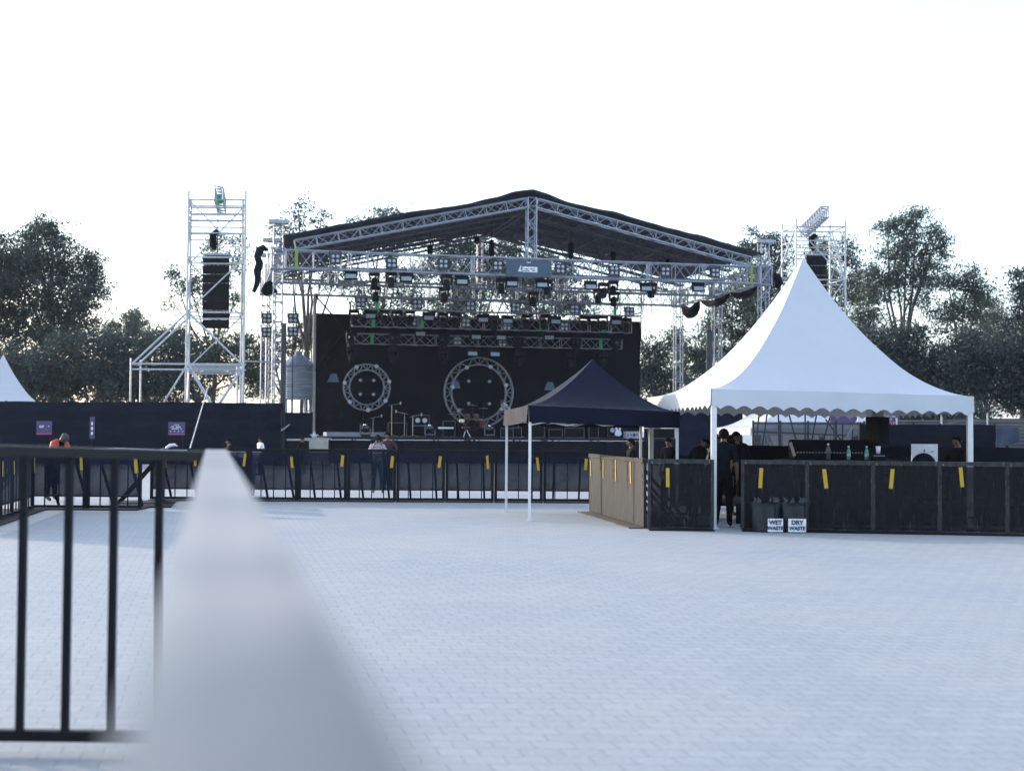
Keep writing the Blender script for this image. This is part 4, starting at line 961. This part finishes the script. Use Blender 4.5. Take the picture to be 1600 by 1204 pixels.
def trash(px,w,lab,txt,sx,sw,cut):
    Y=22.12; p=G(px,Y); e=empty('trash_bag',p,0,lab,'bin bag')
    random.seed(px)
    def f(a,b):
        th=a*6.2832; r=w/2*(.86+.16*b)*(1+.05*math.sin(th*5+b*3)+.03*math.sin(th*11))*(1 if b<.93 else 1.08)
        return p+V((r*math.cos(th)*1.0,r*.62*math.sin(th),.02+.46*b+.015*math.sin(th*7)*b))
    m=MB().grid(f,40,10); m.grid(lambda a,b:f(a,1).lerp(p+V((0,0,.36)),b),40,2); m.build('bag',bag,e,smooth=True)
    tf=MB()
    for k in range(6):
        a=random.uniform(0,6.28); q=p+V((w/2*math.cos(a)*.8,w*.25*math.sin(a),.46)); tf.path([q,q+V((.03,0,.06)),q+V((random.uniform(-.06,.08),0,.12))],[.05,.035,.005],6)
    tf.build('knot',bag,e,smooth=True)
    c=p+V((sx,-w*.31-.035,.125)); s=MB().grid(lambda a,b:c+V((sw*(a-.5),-.006*math.sin(a*6+b*2),.215*(b-.5))),8,6); s=s.build('paper_sign',paper,e,smooth=True)
    t1,t2=txt; text(t1,.098,c+V((0,-.012,.045)),ink,s); text(t2,.08,c+V((0,-.012,-.048)),ink,s)
trash(1196,.46,'grey bin bag with the wet waste notice at the barrier foot',('WET','WASTE'),.13,.25,0)
trash(1242,.46,'grey bin bag with the dry waste notice, right of the other bag',('DRY','WASTE'),.0,.29,0)
# ---------------------------------------------------------------- people
BASE=dict(pel=(0,0,.94),wai=(0,.0,1.08),che=(0,-.01,1.24),uc=(0,0,1.37),nk=(0,.01,1.455),n2=(0,0,1.49),hd=(0,-.012,1.572),ht=(0,.0,1.635),ch=(0,-.058,1.512))
for sgn_,sd in((1,'L'),(-1,'R')):
    BASE.update({'sh'+sd:(.165*sgn_,.01,1.385),'el'+sd:(.215*sgn_,.03,1.12),'wr'+sd:(.225*sgn_,-.03,.87),'ha'+sd:(.225*sgn_,-.045,.80),
      'hp'+sd:(.085*sgn_,0,.86),'kn'+sd:(.095*sgn_,-.015,.49),'an'+sd:(.1*sgn_,.025,.09),'to'+sd:(.11*sgn_,-.13,.035)})
RAD=dict(pel=(.15,.115),wai=(.13,.1),che=(.155,.11),uc=(.14,.095),nk=(.06,.055),n2=(.056,.058),hd=(.084,.1),ht=(.072,.085),ch=(.04,.04),
  sh=(.062,.06),el=(.043,.043),wr=(.028,.026),ha=(.036,.02),hp=(.105,.1),kn=(.07,.072),an=(.052,.052),to=(.035,.03))
EDG=[('pel','wai'),('wai','che'),('che','uc'),('uc','nk'),('nk','n2'),('n2','hd'),('hd','ht'),('hd','ch')]
for sd in 'LR': EDG+=[('uc','sh'+sd),('sh'+sd,'el'+sd),('el'+sd,'wr'+sd),('wr'+sd,'ha'+sd),('pel','hp'+sd),('hp'+sd,'kn'+sd),('kn'+sd,'an'+sd),('an'+sd,'to'+sd)]
UP=[k for k in BASE if k[:2] not in('hp','kn','an','to') and k!='pel']
def bend(J,names,piv,ang,ax='X'):
    p=V(J[piv]) if isinstance(piv,str) else V(piv); m=Matrix.Rotation(ang,3,ax)
    for k in names: J[k]=tuple(m@(V(J[k])-p)+p)
def person(loc,rz,label,J=None,shirt=bclo,pants=bclo,hm=None,sleeve='short',scale=1,hairlen=.5,vest=None,zoff=0,turn=0):
    J=dict(BASE,**(J or {})); 
    if turn: bend(J,['hd','ht','ch','n2'],'nk',turn,'Z')
    names=list(J); idx={k:i for i,k in enumerate(names)}
    verts=[V(J[k]) for k in names]; rads=[RAD.get(k) or RAD[k[:2]] for k in names]; edges=[(idx[a],idx[b]) for a,b in EDG]; roots=[idx['pel']]
    segs=[]
    for a,b in EDG:
        k=b[:2]; t='shirt'
        if k in('hp','kn','an'): t='pants'
        if k=='to': t='shoe'
        if b in('n2','hd','ht','ch') : t='skin'
        if k=='ha' or (k=='wr' and sleeve=='short'): t='skin'
        segs.append((V(J[a]),V(J[b]),t))
    fw=V(J['ch'])-V(J['hd']); fw=(V((fw.x,fw.y,0)).normalized() if V((fw.x,fw.y,0)).length>.01 else V((0,-1,0))); hd=V(J['hd']); upv=(V(J['ht'])-V(J['n2'])).normalized(); fwd=(fw-upv*fw.dot(upv)).normalized(); side=fwd.cross(upv)
    def island(pts,rr,tg):
        i0=len(verts); roots.append(i0)
        for i,(p,r_) in enumerate(zip(pts,rr)):
            verts.append(p); rads.append((r_,r_)); 
            if i: edges.append((i0+i-1,i0+i)); segs.append((pts[i-1],pts[i],tg))
    island([hd+fwd*.07+upv*.015,hd+fwd*.098-upv*.012,hd+fwd*.1-upv*.03],[.012,.014,.012],'skin')
    for s in(-1,1): island([hd+side*s*.07-upv*.0,hd+side*s*.086-fwd*.01+upv*.012,hd+side*s*.088-fwd*.015-upv*.02],[.014,.014,.01],'skin')
    for sd,sg in(('L',1),('R',-1)):
        wr,ha=V(J['wr'+sd]),V(J['ha'+sd]); d=(ha-wr).normalized(); ax=V((0,-1,0)); ax=(ax-d*ax.dot(d)); ax=ax.normalized() if ax.length>.1 else V((1,0,0)); nn=d.cross(ax)*sg
        for k,(o_,l) in enumerate(((.03,.075),(.011,.083),(-.008,.078),(-.026,.06))):
            r0=ha-d*.01+ax*o_; island([r0,r0+d*l*.5+nn*.004,r0+d*l*.8+nn*.02,r0+d*l+nn*.03],[.011,.0095,.0085,.007],'skin')
        r0=wr.lerp(ha,.45)+ax*.02; island([r0,r0+ax*.03+d*.03,r0+ax*.034+d*.06],[.013,.011,.008],'skin')
    me=bpy.data.meshes.new('person'); me.from_pydata(verts,edges,[]); o=bpy.data.objects.new('person',me); COL.objects.link(o)
    md=o.modifiers.new('s','SKIN'); md.use_smooth_shade=True; md.branch_smoothing=.3
    sv_=me.skin_vertices[0].data if me.skin_vertices else None
    if sv_ is None:
        bpy.context.view_layer.update(); sv_=me.skin_vertices[0].data
    for i,r_ in enumerate(rads): sv_[i].radius=r_; sv_[i].use_root=i in roots
    ms=o.modifiers.new('u','SUBSURF'); ms.levels=2; ms.render_levels=2
    bpy.context.view_layer.update()
    m2=bpy.data.meshes.new_from_object(o.evaluated_get(bpy.context.evaluated_depsgraph_get())); o.modifiers.clear(); o.data=m2
    body=o; m2.materials.clear()
    for q in(shirt,pants,skin,shoem): m2.materials.append(q)
    IX=dict(shirt=0,pants=1,skin=2,shoe=3); tags=[]
    for p in m2.polygons:
        c=p.center; best=9;bt='shirt'
        for a,b,t in segs:
            ab=b-a; k=max(0,min(1,(c-a).dot(ab)/ab.length_squared)); dd=(c-a-ab*k).length
            if dd<best: best=dd; bt=t
        p.material_index=IX[bt]; tags.append(bt); p.use_smooth=True
    root=empty('person',loc,rz,label,'person'); root.matrix_basis=Matrix.Translation(V(loc))@Matrix.Rotation(rz,4,'Z')@Matrix.Scale(scale,4)
    body.name='body'; body.parent=root
    W=root.matrix_basis
    def part(mb,nm,m,sm=True): mb.v=[W@p for p in mb.v]; return mb.build(nm,m,root,smooth=sm)
    # hair cap
    hc=hd+upv*.022-fwd*.008; mb=MB(); vs=[];
    def hf(a,b):
        th=a*6.2832; ph=b*math.pi; dr=side*math.sin(ph)*math.cos(th)*.092+fwd*math.sin(ph)*math.sin(th)*.106+upv*math.cos(ph)*.102
        front=math.sin(ph)*math.sin(th); lim=math.cos(ph)
        k=1.0
        low=-.2-(hairlen+.35)*max(0,-front)**.5
        if front>.25: low=.42-.2*max(0,math.cos(th)**2)
        if lim<low: k=.5
        return hc+dr*k*(1+.05*noise.noise(dr*60))
    part(MB().grid(hf,28,16),'hair',hm or hairm)
    for s in(-1,1):
        mb=MB().lathe(V((0,0,0)),[(.002,-.009),(.009,-.004),(.009,.004),(.002,.009)],8); q=hd+fwd*.078+side*s*.03+upv*.02; mb.v=[p+q for p in mb.v]; part(mb,'eye',eye_m)
        part(MB().bar(hd+fwd*.084+side*s*.015+upv*.035,hd+fwd*.078+side*s*.045+upv*.033,.008,.007),'eyebrow',hairm,False)
    part(MB().bar(hd+fwd*.079+side*-.02-upv*.045,hd+fwd*.079+side*.02-upv*.045,.012,.008),'mouth',mat('lips',(.16,.06,.05),.5) ,False)
    if vest:
        keep=[p for p,t in zip(m2.polygons,tags) if t=='shirt' and abs(p.center.x)>.075 and abs(V(J['uc']).z-p.center.z)<.9 and (p.center-V(J['che'])).length<.27]
        mp={};mb=MB();fs=[]
        for p in keep:
            for v in p.vertices:
                if v not in mp: mp[v]=len(mp); mb.v.append(m2.vertices[v].co+m2.vertices[v].normal*.018)
            fs.append(tuple(mp[v] for v in p.vertices))
        mb.f=fs; part(mb,'vest',vest)
    return root,J
# man in black, seen from behind
person(G(1131,23.15),math.pi-.25,'standing man in black shirt and trousers seen from behind at the barrier gap',dict(elL=(.24,.05,1.12),wrL=(.27,.0,.9),haL=(.275,-.02,.83),anL=(.13,.03,.09),toL=(.15,-.12,.035)),shirt=bclo2,scale=1.0)
J=dict(BASE); bend(J,UP,'pel',.75); bend(J,['n2','hd','ht','ch'],'nk',.35)
for sd,s in(('L',1),('R',-1)): J['el'+sd]=(.24*s,-.42,1.02); J['wr'+sd]=(.18*s,-.62,.98); J['ha'+sd]=(.17*s,-.69,.97)
person(G(1172,24.6)+V((0,0,.0)),-.9,'person in black bending forward beside the standing man',J,hairlen=.9,sleeve='long',scale=1.08)
J=dict(BASE); bend(J,UP,'pel',.3)
person(G(1104,25.6),1.9,'person in dark top with a pale floral print behind the tent pole',J,shirt=floral,scale=.96)
person(G(986,28.8),-1.35,'short-haired person in dark clothes with head in profile above the sunlit barriers',dict(),shirt=bclo2,scale=.875)
J=dict(BASE); bend(J,['n2','hd','ht','ch'],'nk',.4)
person(G(1046,28.6),-.6,'dim figure in dark clothes between the canopy legs',J,scale=.9)
SEAT=dict(BASE)
for k in SEAT: SEAT[k]=(SEAT[k][0],SEAT[k][1],SEAT[k][2]-.46)
for sd,s in(('L',1),('R',-1)):
    SEAT['hp'+sd]=(.09*s,-.05,.46); SEAT['kn'+sd]=(.13*s,-.45,.48); SEAT['an'+sd]=(.13*s,-.42,.09); SEAT['to'+sd]=(.13*s,-.57,.035); SEAT['el'+sd]=(.23*s,-.08,.68); SEAT['wr'+sd]=(.15*s,-.3,.62); SEAT['ha'+sd]=(.13*s,-.37,.62)
def chairunder(p,rz,lab):
    e=empty('folding_chair',p,rz,lab,'chair'); W=e.matrix_basis
    def pt(m,nm): m.v=[W@q for q in m.v]; m.build(nm,blk,e)
    pt(MB().box((0,-.12,.37),(.42,.42,.03)),'seat'); pt(MB().box((0,.15,.72),(.42,.03,.25)),'backrest')
    for x in(-.19,.19):
        for y in(-.3,.12): pt(MB().bar((x,y,0),(x,y,.355),.025,.025),'leg')
p=V((gx(1496,25.6),25.6,.37)); person(p,-1.1,'seated person in black behind the barrier near the right tent pole',SEAT,sleeve='long'); chairunder(p,-1.1,'folding chair under the seated person in black')
person(G(1150,26.2),.5,'person in black half hidden between the standing man and the bending one',dict(),scale=.97,hairlen=.8)
J=dict(BASE); bend(J,UP,'pel',.45); bend(J,['n2','hd','ht','ch'],'nk',.4)
person(G(1083,25.2),2.2,'person in black leaning left of the pale floral print',J,sleeve='long',scale=.95)
# photographer
J=dict(BASE,elR=(-.24,-.16,1.2),wrR=(-.1,-.3,1.42),haR=(-.06,-.31,1.48),elL=(.24,-.16,1.2),wrL=(.1,-.31,1.4),haL=(.06,-.33,1.46),knL=(.12,-.12,.5),anL=(.14,.0,.09),toL=(.16,-.15,.035))
for k in list(J):
    if k[:2] not in('an','to'): J[k]=(J[k][0],J[k][1],J[k][2]-.04)
r_,_=person(G(590,34.2),.15,'photographer in plaid shirt and blue jeans raising a camera before the stage',J,shirt=plaidm,pants=denim,sleeve='long',scale=.9)
c=G(590,34.2)+Matrix.Rotation(.15,3,'Z')@V((0,-.31,1.4)); e=empty('camera',c,.15,'black camera with pale lens held by the photographer','camera')
MB().box(c,(.14,.07,.1),.15).build('body',amp,e); MB().lathe(c+V((.01,-.04,0)),[(.035,0),(.04,.1),(.03,.12)],12,'y').build('lens',amp,e)
J=dict(BASE,elL=(.3,-.02,1.2),wrL=(.22,-.15,1.0),haL=(.17,-.2,.96))
person(G(606,35.6),-.3,'companion in a wine-red shirt standing right behind the photographer',J,shirt=wine,sleeve='long',scale=.92)
# orange vest
J=dict(BASE); bend(J,UP,'pel',.62); bend(J,['n2','hd','ht','ch'],'nk',.3)
for sd,s in(('L',1),('R',-1)): J['el'+sd]=(.26*s,-.3,1.05); J['wr'+sd]=(.2*s,-.42,.85); J['ha'+sd]=(.19*s,-.45,.78)
person(G(82,29.6),1.0,'grey-haired worker in an orange safety vest bending over the left barrier',J,hm=hairg,vest=orange,scale=.98,sleeve='long')
person(G(358,36),-1.0,'dark-haired person mostly hidden behind the barrier left of the purple bin',dict(),scale=.8)
person(G(407,46),-.8,'person in a pale top by the left column foot',dict(),shirt=whitep,scale=.78)
person(G(473,48),.9,'person with bowed head beside the dark trunk',dict(),scale=.78)
J=dict(BASE); bend(J,UP,'pel',.6); bend(J,['n2','hd','ht','ch'],'nk',.3)
person(on(795,3.6),-1.1,'musician in patterned blue top leaning over on stage above the canopy corner',J,shirt=plaidm,scale=1.25)
# ---------------------------------------------------------------- trees
leafm=[mat('leaf_dark',(.034,.052,.051),.6,0,.4,.5,c2=(.05,.073,.068),trans=(.2,(.04,.08,.05))),
       mat('leaf_mid',(.040,.063,.052),.6,0,.4,.5,c2=(.066,.09,.078),trans=(.22,(.06,.11,.06))),
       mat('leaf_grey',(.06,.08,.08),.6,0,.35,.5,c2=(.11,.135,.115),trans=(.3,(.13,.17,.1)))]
bark=mat('bark',(.06,.052,.045),.85,0,.3,4,bump=.5)
def crown(name,ell,Y,k,dens,lsz,parent):
    cs=[];
    for px,py,rx,ry in ell:
        c=P(px,py,Y); sc=Y/FPX; RX,RZ=rx*sc,ry*sc; n=max(4,int(RX*RZ*3.14*dens*4.4))
        d=rng.normal(size=(n,3)); d/=np.linalg.norm(d,axis=1)[:,None]; r=rng.random(n)**(1/2.4)
        cc=d*r[:,None]*np.array([RX,min(RX,3.2),RZ])*.93+np.array(c); cs.append(cc)
    cs=np.concatenate(cs); m=60; sig=.36
    L=np.repeat(cs,m,0)+rng.normal(size=(len(cs)*m,3))*np.array([sig,sig,sig*.72])*rng.uniform(.6,1.35,(len(cs),1)).repeat(m,0)
    n=len(L); a=rng.normal(size=(n,3)); a[:,2]-=.35; a/=np.linalg.norm(a,axis=1)[:,None]; b=np.cross(a,rng.normal(size=(n,3))); b/=np.linalg.norm(b,axis=1)[:,None]
    s=lsz*rng.uniform(.6,1.3,(n,1)); w=s*.42
    vs=np.stack([L-a*s*.5,L+b*w*.5,L+a*s*.5,L-b*w*.5],1).reshape(-1,3)
    loc=np.array(WM(parent).translation); vs=vs-loc
    me=bpy.data.meshes.new(name); me.vertices.add(len(vs)); me.vertices.foreach_set('co',vs.astype(np.float32).ravel())
    me.loops.add(n*4); me.loops.foreach_set('vertex_index',np.arange(n*4,dtype=np.int32)); me.polygons.add(n)
    me.polygons.foreach_set('loop_start',np.arange(0,n*4,4,dtype=np.int32)); me.polygons.foreach_set('loop_total',np.full(n,4,np.int32))
    me.materials.append(leafm[k]); me.update(calc_edges=True)
    o=bpy.data.objects.new(name,me); COL.objects.link(o); o.parent=parent; return cs
def tree(px,Y,ell,k,dens,lab,name='tree',lsz=.235,fork=None,tr=.22,cat='tree'):
    b=G(px,Y); e=empty(name,b,0,lab,cat,'trees behind the festival ground')
    cs=crown('crown',ell,Y,k,dens,lsz,e)
    top=P(px,min(y for _,y,_,_ in ell),Y); fk=fork if fork else .42; zf=top.z*fk
    m=MB(); p0=b+V((0,0,0)); p1=b+V((random.uniform(-.3,.3),0,zf)); m.path([p0,p0.lerp(p1,.5)+V((random.uniform(-.15,.15),0,0)),p1],[tr*1.25,tr,tr*.8],8)
    mains=[]
    ne=len(ell)
    for x,y,rx,ry in ell:
        q=P(x,y,Y)+V((0,random.uniform(-1,1),0))
        if q.z<zf: continue
        mid=p1.lerp(q,.45)+V((random.uniform(-.4,.4),random.uniform(-.4,.4),.3)); end=q+V((0,0,ry*Y/FPX*.6)); m.path([p1,mid,q,end],[tr*.5,tr*.3,tr*.16,tr*.05],6); mains+=[mid,q,q.lerp(end,.5)]
    if mains:
        for i in rng.choice(len(cs),min(len(cs),44),replace=False):
            q=V(cs[i]); s=min(mains,key=lambda w:(w-q).length); m.path([s,s.lerp(q,.5)+V((random.uniform(-.3,.3),0,.15)),q],[.035,.025,.01],4)
    m.build('trunk',bark,e)
T=tree
T(85,95,[(78,362,48,30),(60,400,85,45),(30,440,100,60),(120,470,62,52),(135,415,32,32),(-20,460,60,90),(150,440,22,22),(70,520,110,55)],0,1.25,'big dark leafy tree filling the left edge',tr=.3)
T(-60,92,[(-70,480,60,90),(-60,580,70,70)],0,1.4,'dense tree reaching in from beyond the left edge')
T(140,84,[(120,570,75,55),(60,590,70,50),(170,600,50,45),(10,590,60,55)],0,2.0,'low dense dark tree above the left netting fence')
T(232,86,[(215,585,55,50),(255,600,50,40),(195,550,40,32),(275,560,36,36)],0,1.7,'rounded dark tree left of the scaffold outrigger')
T(207,135,[(207,505,22,24),(228,530,36,26),(175,525,20,24)],2,1.3,'hazy pale tree far behind in the gap left of the tower',lsz=.3)
T(330,100,[(272,425,18,32),(300,455,30,36),(335,385,26,26),(372,395,22,36),(340,440,40,30),(372,465,16,26),(268,470,18,18)],1,.55,'sparse feathery tree behind the left scaffold tower',fork=.35)
T(300,93,[(275,530,32,30),(325,550,52,38),(375,560,42,48),(300,590,60,36),(395,590,30,40)],1,1.15,'bushy tree seen through the lower scaffold')
T(474,90,[(470,335,24,22),(447,365,24,28),(500,352,18,24),(480,392,42,26),(455,425,26,22),(508,400,26,30),(520,440,30,22)],1,.66,'tall slender tree with forked trunk left of the stage',fork=.42,tr=.26)
T(440,98,[(425,540,18,45),(408,580,22,50),(462,545,28,28),(476,520,16,26)],1,.9,'thin bushy tree between the left columns')
T(592,96,[(600,338,34,16),(570,352,28,20),(628,340,14,14),(550,372,20,16),(610,372,50,22)],1,.75,'tree top showing above the left roof slope',fork=.5)
T(585,92,[(560,455,40,28),(620,440,40,34),(590,480,60,24),(640,470,36,20)],1,.5,'thin branching tree behind the left rig',fork=.45)
T(730,95,[(735,392,38,26),(695,420,48,30),(760,430,50,38),(720,470,60,40),(790,395,30,28),(700,390,30,20),(800,440,40,30)],1,1.15,'green tree showing under the roof peak behind the rig')
T(850,97,[(830,420,36,34),(870,455,45,34),(830,480,50,36),(900,485,36,30),(850,410,24,20),(880,430,30,24)],1,.85,'open-crowned tree behind the right half of the rig')
T(1028,92,[(1015,555,34,34),(1035,600,40,40),(1005,590,30,40)],0,1.2,'round bush just right of the backdrop')
T(1075,96,[(1070,560,38,44),(1095,590,40,44),(1060,530,22,22)],1,.95,'grey-green bushy tree between the two right columns')
T(1140,99,[(1115,505,26,30),(1145,470,34,36),(1130,545,40,48),(1165,520,34,56)],1,1.0,'tree directly behind the right middle column')
T(1185,97,[(1188,378,26,24),(1165,405,26,30),(1215,395,22,34),(1175,445,42,40),(1215,450,30,40),(1200,500,40,50)],1,1.0,'leafy tree rising behind the right roof corner')
T(1285,104,[(1285,395,28,40),(1325,400,22,34),(1300,450,44,40),(1340,455,24,40),(1290,520,40,50)],1,.85,'tree framed by the right scaffold tower')
T(1412,94,[(1428,340,26,22),(1392,360,28,26),(1460,372,24,28),(1420,375,36,30),(1400,410,44,32),(1455,410,30,34),(1425,450,52,34),(1372,440,20,30)],1,.92,'tallest tree at right with slim forked trunk',fork=.4,tr=.26)
T(1365,98,[(1355,440,24,26),(1365,485,38,42),(1345,520,34,40)],1,.7,'thin tree left of the tallest right tree')
T(1505,95,[(1515,438,26,26),(1480,440,22,22),(1530,470,28,28),(1495,490,50,40)],1,.95,'mid-height tree right of the tallest tree')
T(1545,110,[(1550,490,34,30),(1545,530,44,34)],2,1.1,'paler rounded tree near the right edge')
T(1600,92,[(1596,445,18,30),(1612,470,30,44),(1590,520,36,44),(1640,500,40,80)],0,1.15,'tall dark tree cut off by the right edge')
T(1335,84,[(1310,575,52,44),(1360,560,52,48),(1285,600,50,36)],0,1.8,'dense dark tree behind the right slope of the white tent')
T(1430,82,[(1410,545,50,50),(1450,590,66,52),(1400,600,60,40)],0,1.8,'dense dark tree above the right tent corner')
T(1530,80,[(1510,560,56,52),(1560,590,60,56),(1490,610,50,36)],0,1.9,'dense dark tree right of the tent pole')
T(1620,79,[(1610,560,50,60),(1660,580,50,70),(1600,620,40,40)],0,1.9,'dense dark tree at the far right edge')
T(1440,60,[(1400,650,44,14),(1460,648,50,16),(1510,645,40,16)],1,3.2,'low green hedge above the black cloth fence','hedge',lsz=.2,tr=.08,cat='hedge')
HAZE=.00016
if HAZE:
    hm=bpy.data.materials.new('haze'); hm.use_nodes=True; nt=hm.node_tree; nt.nodes.remove(nt.nodes['Principled BSDF'])
    pv=nt.nodes.new('ShaderNodeVolumePrincipled'); pv.inputs['Color'].default_value=(.8,.86,.95,1); pv.inputs['Density'].default_value=HAZE; pv.inputs['Anisotropy'].default_value=.2
    nt.links.new(pv.outputs[0],nt.nodes['Material Output'].inputs['Volume'])
    h=MB().box((0,320,9.5),(840,800,25)).build('haze',hm); tag(h,'thin evening haze over the ground','haze',kind='stuff')
scene.render.film_transparent=False
